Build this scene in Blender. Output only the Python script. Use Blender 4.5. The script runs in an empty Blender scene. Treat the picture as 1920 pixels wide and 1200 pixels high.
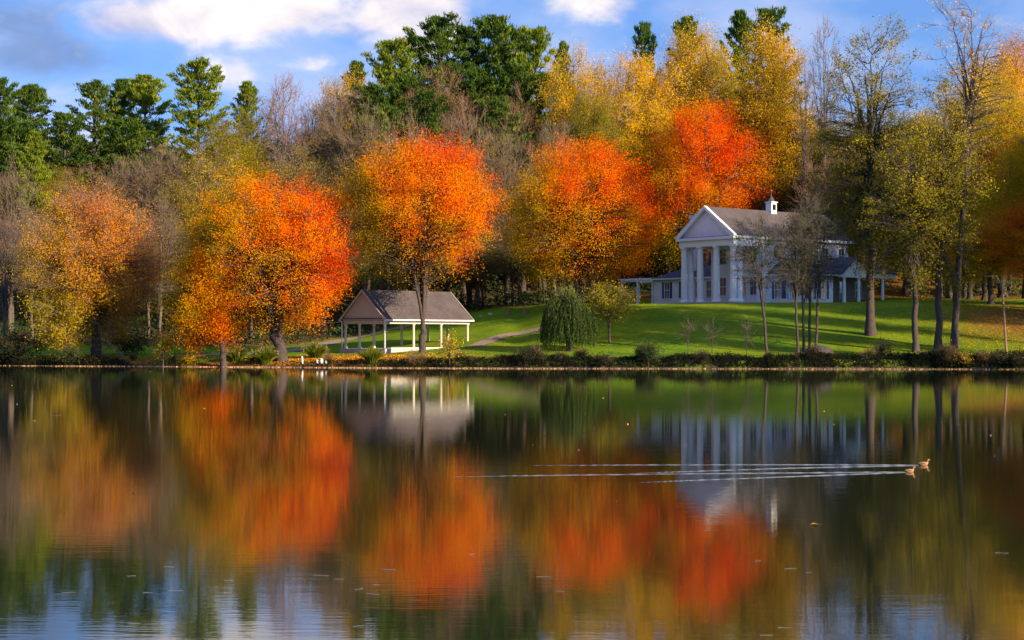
import bpy, math, random
import numpy as np
from mathutils import Vector, Matrix
R = math.radians
D = bpy.data
scene = bpy.context.scene
col = scene.collection

# ------------------------------------------------------------------ camera
F = 3000.0          # focal length in pixels of the 1920 wide photograph
CZ = 3.3            # camera height above the lake
HY = 625.0          # horizon row
cam = D.cameras.new("camera"); co = D.objects.new("camera", cam); col.objects.link(co)
co.location = (0, 0, CZ); co.rotation_euler = (R(90), 0, 0)
cam.sensor_width = 36; cam.lens = 36 * F / 1920
cam.shift_y = (HY - 600) / 1920
cam.clip_start = 0.5; cam.clip_end = 3000
scene.camera = co
scene.view_settings.view_transform = 'Standard'
scene.view_settings.look = 'None'
scene.view_settings.exposure = 0.95
scene.view_settings.gamma = 1.0
scene.view_settings.use_curve_mapping = False
scene.render.engine = 'CYCLES'
scene.cycles.max_bounces = 6; scene.cycles.diffuse_bounces = 3
scene.cycles.glossy_bounces = 3; scene.cycles.transmission_bounces = 3
scene.cycles.caustics_reflective = False; scene.cycles.caustics_refractive = False

# ------------------------------------------------------------------ sun and sky
SUN_EL = R(21); SX, SY = 0.79, -0.61
SAZ = math.atan2(SX, SY)
sd = D.lights.new("sun", 'SUN'); so = D.objects.new("sun", sd); col.objects.link(so)
sd.energy = 5.0; sd.angle = R(0.5); sd.color = (1.0, 0.80, 0.52)
sv = Vector((SX * math.cos(SUN_EL), SY * math.cos(SUN_EL), math.sin(SUN_EL))).normalized()
so.rotation_euler = sv.to_track_quat('Z', 'Y').to_euler(); so.location = (60, -20, 60)

world = D.worlds.new("World"); scene.world = world; world.use_nodes = True
def build_world():
    nt = world.node_tree; N = nt.nodes; L = nt.links; N.clear()
    out = N.new('ShaderNodeOutputWorld')
    tc = N.new('ShaderNodeTexCoord'); sep = N.new('ShaderNodeSeparateXYZ'); L.new(tc.outputs['Generated'], sep.inputs[0])
    def m(op, a, b=None, c=None):
        n = N.new('ShaderNodeMath'); n.operation = op
        for i, v in enumerate((a, b, c)):
            if v is None: continue
            if isinstance(v, (int, float)): n.inputs[i].default_value = v
            else: L.new(v, n.inputs[i])
        return n.outputs[0]
    x, y, z = sep.outputs
    # the low band of sky over the trees is as blue as the sky higher up
    zz_ = m('ADD', m('MULTIPLY', m('ABSOLUTE', z), 1.6), 0.30)
    cb = N.new('ShaderNodeCombineXYZ'); L.new(x, cb.inputs[0]); L.new(y, cb.inputs[1]); L.new(zz_, cb.inputs[2])
    nrm = N.new('ShaderNodeVectorMath'); nrm.operation = 'NORMALIZE'; L.new(cb.outputs[0], nrm.inputs[0])
    sky = N.new('ShaderNodeTexSky'); sky.sky_type = 'NISHITA'; sky.sun_disc = False
    sky.sun_elevation = SUN_EL; sky.sun_rotation = SAZ
    sky.air_density = 1.2; sky.dust_density = 0.3; sky.ozone_density = 2.5
    L.new(nrm.outputs[0], sky.inputs[0])
    b1 = N.new('ShaderNodeBackground'); b1.inputs[1].default_value = 0.115; tint = N.new('ShaderNodeMixRGB'); tint.blend_type = 'MULTIPLY'; tint.inputs[0].default_value = 1; tint.inputs[2].default_value = (.90, 1.12, 1.46, 1)
    L.new(sky.outputs[0], tint.inputs[1]); L.new(tint.outputs[0], b1.inputs[0])
    ysafe = m('MAXIMUM', y, 0.05)
    u = m('DIVIDE', x, ysafe); v = m('DIVIDE', z, ysafe)
    cv = N.new('ShaderNodeCombineXYZ'); L.new(u, cv.inputs[0]); L.new(m('MULTIPLY', v, 1.8), cv.inputs[1])
    nz = N.new('ShaderNodeTexNoise'); nz.inputs['Scale'].default_value = 16; nz.inputs['Detail'].default_value = 7
    nz.inputs['Roughness'].default_value = 0.55; nz.inputs['Distortion'].default_value = 0.4
    L.new(cv.outputs[0], nz.inputs['Vector'])
    nz2 = N.new('ShaderNodeTexNoise'); nz2.inputs['Scale'].default_value = 9; nz2.inputs['Detail'].default_value = 4
    L.new(cv.outputs[0], nz2.inputs['Vector'])
    def blobs(lst):
        acc = None
        for (px, py, a, b, amp) in lst:
            du = m('DIVIDE', m('SUBTRACT', u, (px - 960) / F), a / F)
            dv = m('DIVIDE', m('SUBTRACT', v, (HY - py) / F), b / F)
            r2 = m('ADD', m('MULTIPLY', du, du), m('MULTIPLY', dv, dv))
            g = m('MULTIPLY', m('POWER', 2.718, m('MULTIPLY', r2, -1.0)), amp)
            acc = g if acc is None else m('ADD', acc, g)
        return acc
    white = blobs([(250, 35, 130, 42, .9), (400, 35, 160, 50, .9), (540, 20, 100, 38, .9), (640, 60, 40, 16, .3),
                   (760, 15, 100, 34, .7), (800, 60, 60, 40, .4), (1120, 0, 90, 28, .7), (585, 120, 45, 16, .65),
                   (435, 145, 60, 40, .75), (800, 45, 130, 60, .55), (60, 190, 160, 40, .4), (900, 60, 400, 60, .15), (500, -190, 500, 90, .8), (1500, -230, 500, 80, .6), (60, 330, 260, 70, .35)])
    grey = blobs([(40, 40, 120, 60, .8), (60, 110, 170, 40, .75), (300, -120, 700, 70, .5), (900, 0, 170, 28, .35), (1300, -60, 400, 50, .3)])
    nb = m('MULTIPLY', m('SUBTRACT', nz.outputs[0], 0.5), 2.1)
    def step(val, lo, hi):
        n = N.new('ShaderNodeMapRange'); n.interpolation_type = 'SMOOTHSTEP'; L.new(val, n.inputs[0])
        n.inputs[1].default_value = lo; n.inputs[2].default_value = hi; return n.outputs[0]
    wf = m('MULTIPLY', step(m('ADD', white, nb), .12, .95), 0.92)
    gf = m('MULTIPLY', step(m('ADD', grey, nb), .15, .9), 0.7)
    veil = m('MULTIPLY', step(nz2.outputs[0], .38, .68), 0.45)
    wr = N.new('ShaderNodeValToRGB'); e = wr.color_ramp.elements
    e[0].position = .40; e[0].color = (.44, .44, .60, 1); e[1].position = .57; e[1].color = (.92, .82, .74, 1)
    L.new(m('ADD', m('MULTIPLY', nz2.outputs[0], .5), m('MULTIPLY', nz.outputs[0], .5)), wr.inputs[0])
    b2 = N.new('ShaderNodeBackground'); b2.inputs[1].default_value = 0.72; L.new(wr.outputs[0], b2.inputs[0])
    b3 = N.new('ShaderNodeBackground'); b3.inputs[1].default_value = 0.62; b3.inputs[0].default_value = (.17, .25, .47, 1)
    b4 = N.new('ShaderNodeBackground'); b4.inputs[1].default_value = 0.62; b4.inputs[0].default_value = (.62, .66, .85, 1)
    def mix(f, a, b):
        n = N.new('ShaderNodeMixShader'); L.new(f, n.inputs[0]); L.new(a, n.inputs[1]); L.new(b, n.inputs[2]); return n.outputs[0]
    s = mix(veil, b1.outputs[0], b4.outputs[0]); s = mix(gf, s, b3.outputs[0]); s = mix(wf, s, b2.outputs[0])
    L.new(s, out.inputs[0])
build_world()

# ------------------------------------------------------------------ small helpers
def X_at(px, Y): return (px - 960) / F * Y
def z_at(py, Y): return CZ + (HY - py) / F * Y
def tag(o, label=None, cat=None, group=None, kind=None):
    if label: o['label'] = label
    if cat: o['category'] = cat
    if group: o['group'] = group
    if kind: o['kind'] = kind
    return o
def empty(name, loc, rz=0, label=None, cat=None, group=None):
    o = D.objects.new(name, None); o.empty_display_size = .5; col.objects.link(o)
    o.location = loc; o.rotation_euler = (0, 0, rz); return tag(o, label, cat, group)

def mat(name):
    m = D.materials.new(name); m.use_nodes = True; m.node_tree.nodes.clear()
    return m, m.node_tree.nodes, m.node_tree.links
def principled(name, c, rough=.7, noise=0.0, scale=3.0, bump=0.0, metal=0.0, c2=None, stretch=(1, 1, 1), spec=.4):
    m, N, L = mat(name); o = N.new('ShaderNodeOutputMaterial'); p = N.new('ShaderNodeBsdfPrincipled')
    p.inputs['Roughness'].default_value = rough; p.inputs['Metallic'].default_value = metal
    p.inputs['Specular IOR Level'].default_value = spec
    L.new(p.outputs[0], o.inputs[0])
    if c2 is None: c2 = tuple(min(1, v * (1 - noise)) for v in c); c1 = tuple(min(1, v * (1 + noise)) for v in c)
    else: c1 = c
    tc = N.new('ShaderNodeTexCoord'); mp = N.new('ShaderNodeMapping'); mp.inputs['Scale'].default_value = stretch
    L.new(tc.outputs['Object'], mp.inputs[0])
    n = N.new('ShaderNodeTexNoise'); n.inputs['Scale'].default_value = scale; n.inputs['Detail'].default_value = 6
    n.inputs['Roughness'].default_value = .65
    L.new(mp.outputs[0], n.inputs['Vector'])
    r = N.new('ShaderNodeValToRGB'); e = r.color_ramp.elements
    e[0].position = .33; e[0].color = (*c2, 1); e[1].position = .67; e[1].color = (*c1, 1)
    L.new(n.outputs[0], r.inputs[0]); L.new(r.outputs[0], p.inputs['Base Color'])
    if bump:
        b = N.new('ShaderNodeBump'); b.inputs['Strength'].default_value = bump; b.inputs['Distance'].default_value = .05
        L.new(n.outputs[0], b.inputs['Height']); L.new(b.outputs[0], p.inputs['Normal'])
    return m
def leafmat(name, stops, trans=.38, jitter=.12):
    """colour of each leaf comes from its own value 't' (per face)"""
    m, N, L = mat(name); o = N.new('ShaderNodeOutputMaterial')
    a = N.new('ShaderNodeAttribute'); a.attribute_name = 't'
    oi = N.new('ShaderNodeObjectInfo')
    ad = N.new('ShaderNodeMath'); ad.operation = 'MULTIPLY_ADD'; ad.inputs[1].default_value = jitter
    L.new(oi.outputs['Random'], ad.inputs[0]); L.new(a.outputs['Fac'], ad.inputs[2])
    sb = N.new('ShaderNodeMath'); sb.operation = 'SUBTRACT'; sb.inputs[1].default_value = jitter / 2; L.new(ad.outputs[0], sb.inputs[0])
    r = N.new('ShaderNodeValToRGB'); els = r.color_ramp.elements
    while len(els) < len(stops): els.new(.5)
    for e, (p, c) in zip(els, stops): e.position = p; e.color = (*c, 1)
    L.new(sb.outputs[0], r.inputs[0])
    d = N.new('ShaderNodeBsdfDiffuse'); t = N.new('ShaderNodeBsdfTranslucent'); mx = N.new('ShaderNodeMixShader')
    mx.inputs[0].default_value = trans
    L.new(r.outputs[0], d.inputs[0]); L.new(r.outputs[0], t.inputs[0])
    L.new(d.outputs[0], mx.inputs[1]); L.new(t.outputs[0], mx.inputs[2]); L.new(mx.outputs[0], o.inputs[0])
    return m

M = {}
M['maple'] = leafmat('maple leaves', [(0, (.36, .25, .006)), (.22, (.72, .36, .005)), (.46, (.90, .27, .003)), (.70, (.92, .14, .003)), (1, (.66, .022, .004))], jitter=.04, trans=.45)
M['maple2'] = leafmat('thinning maple leaves', [(0, (.42, .33, .010)), (.3, (.70, .40, .012)), (.6, (.76, .27, .015)), (1, (.62, .17, .03))], jitter=.05)
M['gold'] = leafmat('golden leaves', [(0, (.28, .22, .015)), (.4, (.66, .42, .018)), (.75, (.88, .52, .02)), (1, (.82, .32, .015))])
M['yellow'] = leafmat('yellow leaves', [(0, (.17, .16, .01)), (.45, (.50, .38, .010)), (.75, (.78, .48, .012)), (1, (.88, .62, .02))])
M['olive'] = leafmat('olive leaves', [(0, (.09, .095, .012)), (.5, (.28, .23, .012)), (.8, (.40, .32, .02)), (1, (.60, .43, .03))])
M['shade'] = leafmat('dark green leaves', [(0, (.03, .055, .02)), (.5, (.06, .09, .03)), (1, (.15, .15, .03))])  # dark tone also carries the shade of the shady trees
M['brown'] = leafmat('dry brown leaves', [(0, (.10, .075, .035)), (.5, (.22, .14, .05)), (1, (.42, .25, .06))])
M['tan'] = leafmat('tan gold leaves', [(0, (.14, .11, .03)), (.5, (.34, .25, .03)), (1, (.55, .36, .05))])
M['orangeb'] = leafmat('orange leaves', [(0, (.28, .2, .015)), (.4, (.66, .33, .012)), (.7, (.85, .22, .008)), (1, (.8, .10, .01))])
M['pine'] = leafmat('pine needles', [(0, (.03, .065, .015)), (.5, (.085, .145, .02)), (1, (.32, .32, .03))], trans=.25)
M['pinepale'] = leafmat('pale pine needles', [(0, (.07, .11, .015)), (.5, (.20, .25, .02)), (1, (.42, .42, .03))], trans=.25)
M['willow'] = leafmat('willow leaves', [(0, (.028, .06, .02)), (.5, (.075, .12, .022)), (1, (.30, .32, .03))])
M['weed'] = leafmat('bank weeds', [(0, (.018, .022, .014)), (.45, (.042, .045, .02)), (.75, (.12, .085, .03)), (1, (.30, .16, .04))])  # ramp darkened to put the bank's shade into the colour
M['grassblade'] = leafmat('grass blades', [(0, (.06, .11, .012)), (.5, (.16, .22, .015)), (1, (.45, .36, .06))])
M['plume'] = leafmat('grass plumes', [(0, (.30, .18, .10)), (1, (.55, .36, .22))])
M['fallen'] = leafmat('fallen leaves', [(0, (.30, .14, .02)), (.5, (.70, .27, .015)), (1, (.80, .45, .04))], trans=.1)
M['drift'] = leafmat('floating leaves', [(0, (.30, .20, .12)), (.5, (.60, .34, .20)), (1, (.80, .42, .20))], trans=.05)
M['bark'] = principled('grey bark', (.17, .125, .10), .9, c2=(.07, .05, .045), scale=3, bump=.6, stretch=(3, 3, .6))
M['barkdark'] = principled('dark bark', (.095, .07, .062), .9, c2=(.04, .03, .03), scale=3, bump=.6, stretch=(3, 3, .6))
M['twig'] = principled('bare twigs', (.25, .175, .11), .9, c2=(.12, .085, .055), scale=2)
M['twigdark'] = principled('dark twigs', (.13, .10, .08), .9, c2=(.06, .045, .04), scale=2)
M['twigwarm'] = principled('reddish twigs', (.33, .19, .12), .9, c2=(.17, .10, .075), scale=2)
M['white'] = principled('white paint', (.80, .81, .84), .5, noise=.04, scale=1.5)
M['cream'] = principled('cream paint', (.56, .48, .41), .55, noise=.05, scale=1.5)
M['stoneslab'] = principled('pale concrete', (.42, .38, .38), .85, noise=.15, scale=4, bump=.3)
M['shutter'] = principled('blue shutter paint', (.03, .085, .22), .5, noise=.1)
M['darktrim'] = principled('dark flashing', (.07, .03, .035), .6)
M['chimney'] = principled('whitewashed chimney', (.6, .6, .62), .8, noise=.12, scale=5, bump=.3)
M['steel'] = principled('grey metal', (.3, .3, .32), .4, metal=.8)
M['pole'] = principled('weathered pole wood', (.33, .19, .10), .85, c2=(.2, .12, .08), scale=4, stretch=(4, 4, .5))
M['stump'] = principled('cut wood', (.34, .20, .15), .9, c2=(.2, .12, .09), scale=6, bump=.4)
M['rock'] = principled('grey rock', (.075, .058, .055), .9, c2=(.05, .04, .04), scale=3, bump=.8)
M['palerock'] = principled('pale rock', (.60, .58, .60), .9, c2=(.40, .38, .40), scale=3, bump=.5)
M['path'] = principled('gravel path', (.36, .26, .20), .95, c2=(.22, .15, .11), scale=4, bump=.3)
M['ducbody'] = principled('duck feathers', (.50, .26, .12), .7, c2=(.30, .15, .08), scale=30)
M['duckwing'] = principled('duck wing feathers', (.32, .18, .10), .7, c2=(.16, .09, .06), scale=40)
M['bill'] = principled('duck bill', (.55, .25, .05), .4)

def shingle(name, c1, c2, sc=1.0):
    m, N, L = mat(name); o = N.new('ShaderNodeOutputMaterial'); p = N.new('ShaderNodeBsdfPrincipled'); p.inputs['Roughness'].default_value = .9
    tc = N.new('ShaderNodeTexCoord'); mp = N.new('ShaderNodeMapping'); mp.inputs['Scale'].default_value = (sc, sc, sc * 1.4)
    L.new(tc.outputs['Object'], mp.inputs[0])
    sx = N.new('ShaderNodeSeparateXYZ'); L.new(mp.outputs[0], sx.inputs[0])
    cb = N.new('ShaderNodeCombineXYZ'); ad = N.new('ShaderNodeMath'); ad.operation = 'ADD'
    L.new(sx.outputs[0], ad.inputs[0]); L.new(sx.outputs[1], ad.inputs[1]); L.new(ad.outputs[0], cb.inputs[0]); L.new(sx.outputs[2], cb.inputs[1])
    br = N.new('ShaderNodeTexBrick'); br.inputs['Scale'].default_value = 3; br.inputs['Mortar Size'].default_value = .01
    br.inputs['Color1'].default_value = (*c1, 1); br.inputs['Color2'].default_value = (*c2, 1); br.inputs['Mortar'].default_value = (*[v * .6 for v in c2], 1)
    L.new(cb.outputs[0], br.inputs['Vector'])
    n = N.new('ShaderNodeTexNoise'); n.inputs['Scale'].default_value = .6; n.inputs['Detail'].default_value = 5; L.new(tc.outputs['Object'], n.inputs[0])
    r = N.new('ShaderNodeValToRGB'); r.color_ramp.elements[0].color = (.65, .65, .68, 1); r.color_ramp.elements[0].position = .3; r.color_ramp.elements[1].position = .7
    L.new(n.outputs[0], r.inputs[0])
    mx = N.new('ShaderNodeMixRGB'); mx.blend_type = 'MULTIPLY'; mx.inputs[0].default_value = 1; L.new(br.outputs[0], mx.inputs[1]); L.new(r.outputs[0], mx.inputs[2])
    L.new(mx.outputs[0], p.inputs['Base Color']); L.new(p.outputs[0], o.inputs[0]); return m
M['roofbrown'] = shingle('brown grey shingles', (.125, .098, .10), (.085, .068, .072))
M['roofdark'] = shingle('dark slate shingles', (.05, .07, .12), (.035, .05, .09))
M['stonewall'] = shingle('fieldstone wall', (.36, .31, .29), (.25, .21, .20), .7)
def siding():
    m, N, L = mat('white clapboard'); o = N.new('ShaderNodeOutputMaterial'); p = N.new('ShaderNodeBsdfPrincipled'); p.inputs['Roughness'].default_value = .6
    p.inputs['Base Color'].default_value = (.72, .74, .80, 1)
    tc = N.new('ShaderNodeTexCoord'); w = N.new('ShaderNodeTexWave'); w.bands_direction = 'Z'; w.wave_profile = 'SAW'; w.inputs['Scale'].default_value = 1.6
    L.new(tc.outputs['Object'], w.inputs[0]); b = N.new('ShaderNodeBump'); b.inputs['Strength'].default_value = .5; b.inputs['Distance'].default_value = .02
    L.new(w.outputs['Fac'], b.inputs['Height']); L.new(b.outputs[0], p.inputs['Normal'])
    n = N.new('ShaderNodeTexNoise'); n.inputs['Scale'].default_value = 1.2; n.inputs['Detail'].default_value = 5; L.new(tc.outputs['Object'], n.inputs[0])
    r = N.new('ShaderNodeValToRGB'); r.color_ramp.elements[0].color = (.72, .74, .80, 1); r.color_ramp.elements[0].position = .3
    r.color_ramp.elements[1].color = (.82, .83, .88, 1); r.color_ramp.elements[1].position = .65
    L.new(n.outputs[0], r.inputs[0]); L.new(r.outputs[0], p.inputs['Base Color'])
    L.new(p.outputs[0], o.inputs[0]); return m
M['siding'] = siding()
def glass(name, c, rough):
    m, N, L = mat(name); o = N.new('ShaderNodeOutputMaterial'); p = N.new('ShaderNodeBsdfPrincipled')
    p.inputs['Base Color'].default_value = (*c, 1); p.inputs['Roughness'].default_value = rough; p.inputs['Specular IOR Level'].default_value = 1.0
    p.inputs['IOR'].default_value = 1.9; L.new(p.outputs[0], o.inputs[0]); return m
M['glass'] = glass('dark window glass', (.02, .022, .03), .06)
M['glasswarm'] = glass('window glass with painted amber reflection', (.75, .36, .03), .25)  # amber base colour stands in for reflected orange light
M['glassrust'] = glass('rust brown window glass', (.20, .09, .055), .25)  # panes in a plain rust brown tone

class MB:
    """collects primitives and links them as one mesh"""
    def __init__(s): s.v = []; s.f = []; s.n = 0
    def add(s, V, Fc):
        V = np.asarray(V, float); s.v.append(V); s.f += [[i + s.n for i in f] for f in Fc]; s.n += len(V); return s
    def box(s, x0, x1, y0, y1, z0, z1):
        V = [(x, y, z) for z in (z0, z1) for (x, y) in ((x0, y0), (x1, y0), (x1, y1), (x0, y1))]
        return s.add(V, [(3, 2, 1, 0), (4, 5, 6, 7), (0, 1, 5, 4), (1, 2, 6, 5), (2, 3, 7, 6), (3, 0, 4, 7)])
    def lathe(s, cx, cy, prof, n=16):
        V = []; Fc = []
        for (r, z) in prof: V += [(cx + r * math.cos(2 * math.pi * i / n), cy + r * math.sin(2 * math.pi * i / n), z) for i in range(n)]
        for k in range(len(prof) - 1):
            for i in range(n): j = (i + 1) % n; Fc.append((k * n + i, k * n + j, (k + 1) * n + j, (k + 1) * n + i))
        Fc.append(tuple(range(n))[::-1]); Fc.append(tuple((len(prof) - 1) * n + i for i in range(n)))
        return s.add(V, Fc)
    def prism(s, poly, a0, a1, axis=0):
        """poly in the plane across the axis, extruded along the axis"""
        n = len(poly); V = []
        for a in (a0, a1):
            for p in poly: V.append((a, p[0], p[1]) if axis == 0 else (p[0], a, p[1]) if axis == 1 else (p[0], p[1], a))
        Fc = [tuple(range(n))[::-1], tuple(range(n, 2 * n))] + [(i, (i + 1) % n, n + (i + 1) % n, n + i) for i in range(n)]
        return s.add(V, Fc)
    def build(s, name, m, parent=None, smooth=False, bevel=0):
        me = D.meshes.new(name); me.from_pydata(np.concatenate(s.v).tolist(), [], s.f); me.validate()
        import bmesh
        b = bmesh.new(); b.from_mesh(me); bmesh.ops.recalc_face_normals(b, faces=b.faces); b.to_mesh(me); b.free()
        me.materials.append(m); o = D.objects.new(name, me); col.objects.link(o)
        if smooth: me.polygons.foreach_set('use_smooth', [True] * len(me.polygons))
        if parent: o.parent = parent
        if bevel:
            bv = o.modifiers.new('bevel', 'BEVEL'); bv.width = bevel; bv.segments = 2; bv.limit_method = 'ANGLE'
        return o

# ------------------------------------------------------------------ terrain
def nz2(x, y, seed, k):
    r = np.random.RandomState(seed); s = 0
    for i in range(6):
        a = r.uniform(0, 6.28); kk = k * r.uniform(.6, 1.7); s = s + np.sin(kk * (np.cos(a) * x + np.sin(a) * y) + r.uniform(0, 6.28))
    return s / 6
def shore(X): return np.interp(X, [-300, -52, -20.6, 0, 47, 90, 300], [150, 163.6, 154.7, 150, 146.7, 140, 110]) + .7 * nz2(X, X * 0, 3, .25) + .25 * nz2(X, X * 0, 4, 1.3)
PX = [-80, -50, -30, -20, -10, 0, 5, 30, 50, 90]
PROF = [
 ([-40, 0, .8, 4, 14, 30, 50, 80, 130, 200], [-3, 0, .3, .8, 1.4, 2.2, 7, 18, 32, 38]),
 ([-40, 0, .8, 4, 14, 30, 50, 80, 130, 200], [-3, 0, .3, .8, 1.4, 2.2, 7, 18, 32, 38]),
 ([-40, 0, .8, 4, 14, 30, 50, 80, 130, 200], [-3, 0, .35, .75, 1.2, 1.9, 5, 15, 30, 38]),
 ([-40, 0, .8, 4, 9, 18, 30, 45, 60, 85, 130, 200], [-3, 0, .45, .85, 1.1, 1.5, 2.3, 3.6, 6, 15, 29, 38]),
 ([-40, 0, .8, 4, 9, 18, 30, 45, 60, 85, 130, 200], [-3, 0, .6, .95, 1.25, 1.75, 3.0, 5.0, 6.8, 15, 29, 38]),
 ([-40, 0, .8, 4, 9, 18, 30, 42, 60, 85, 130, 200], [-3, 0, .75, 1.05, 1.4, 2.3, 4.2, 6.2, 7.2, 14, 28, 38]),
 ([-40, 0, .8, 4, 9, 18, 30, 38, 62, 90, 140, 200], [-3, 0, .8, 1.1, 1.6, 3.1, 5.6, 6.7, 7.2, 13, 28, 38]),
 ([-40, 0, .8, 4, 9, 18, 28, 34, 62, 90, 140, 200], [-3, 0, .85, 1.15, 1.75, 3.7, 6.0, 6.8, 7.0, 13, 28, 38]),
 ([-40, 0, .8, 4, 9, 18, 28, 36, 62, 90, 140, 200], [-3, 0, .85, 1.2, 2.2, 4.3, 6.2, 6.9, 8.0, 14, 28, 38]),
 ([-40, 0, .8, 4, 9, 18, 28, 36, 62, 90, 140, 200], [-3, 0, .85, 1.3, 2.4, 4.5, 6.4, 7.4, 9.5, 16, 30, 38]),
]
def terrain(X, Y):
    X = np.asarray(X, float); Y = np.asarray(Y, float); d = Y - shore(X)
    vals = np.stack([np.interp(d, a, b) for a, b in PROF])
    Xc = np.clip(X, PX[0], PX[-1] - 1e-3); i = np.clip(np.searchsorted(PX, Xc, side='right') - 1, 0, len(PX) - 2)
    P = np.array(PX, float); t = (Xc - P[i]) / (P[i + 1] - P[i]); t = t * t * (3 - 2 * t)
    a = np.take_along_axis(vals, i[None], 0)[0]; b = np.take_along_axis(vals, (i + 1)[None], 0)[0]
    z = a * (1 - t) + b * t
    w = np.clip((d - .5) / 6, 0, 1)
    z = z + w * .07 * nz2(X, Y, 11, .5) + np.clip((d - 60) / 30, 0, 1) * .9 * nz2(X, Y, 12, .12)
    near = np.clip((14 - Y) / 6, 0, 1)           # the bank the photographer stands on
    z = z * (1 - near) + near * 1.6
    return z
def tz(x, y): return float(terrain(np.array([x]), np.array([y]))[0])
def hit(px, py, y0=120., y1=330.):
    Y = np.arange(y0, y1, .1); X = X_at(px, Y); z = z_at(py, Y); g = terrain(X, Y); k = np.argmax(g >= z)
    if g[k] < z[k]: k = len(Y) // 3
    return float(X[k]), float(Y[k]), float(g[k])

def path_dist(X, Y, pts):
    d = np.full(X.shape, 1e9)
    for (a, b) in zip(pts[:-1], pts[1:]):
        ax, ay = a[0], a[1]; bx, by = b[0], b[1]; vx, vy = bx - ax, by - ay
        t = np.clip(((X - ax) * vx + (Y - ay) * vy) / (vx * vx + vy * vy), 0, 1)
        d = np.minimum(d, np.hypot(X - ax - t * vx, Y - ay - t * vy))
    return d
path_a = [hit(*p)[:2] for p in ((330, 668), (440, 664), (540, 660), (585, 650), (645, 638), (690, 629), (737, 617), (768, 612))]
path_b = [hit(*p)[:2] for p in ((885, 651), (905, 644), (930, 634), (960, 626), (1000, 620), (1040, 616))]

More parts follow.
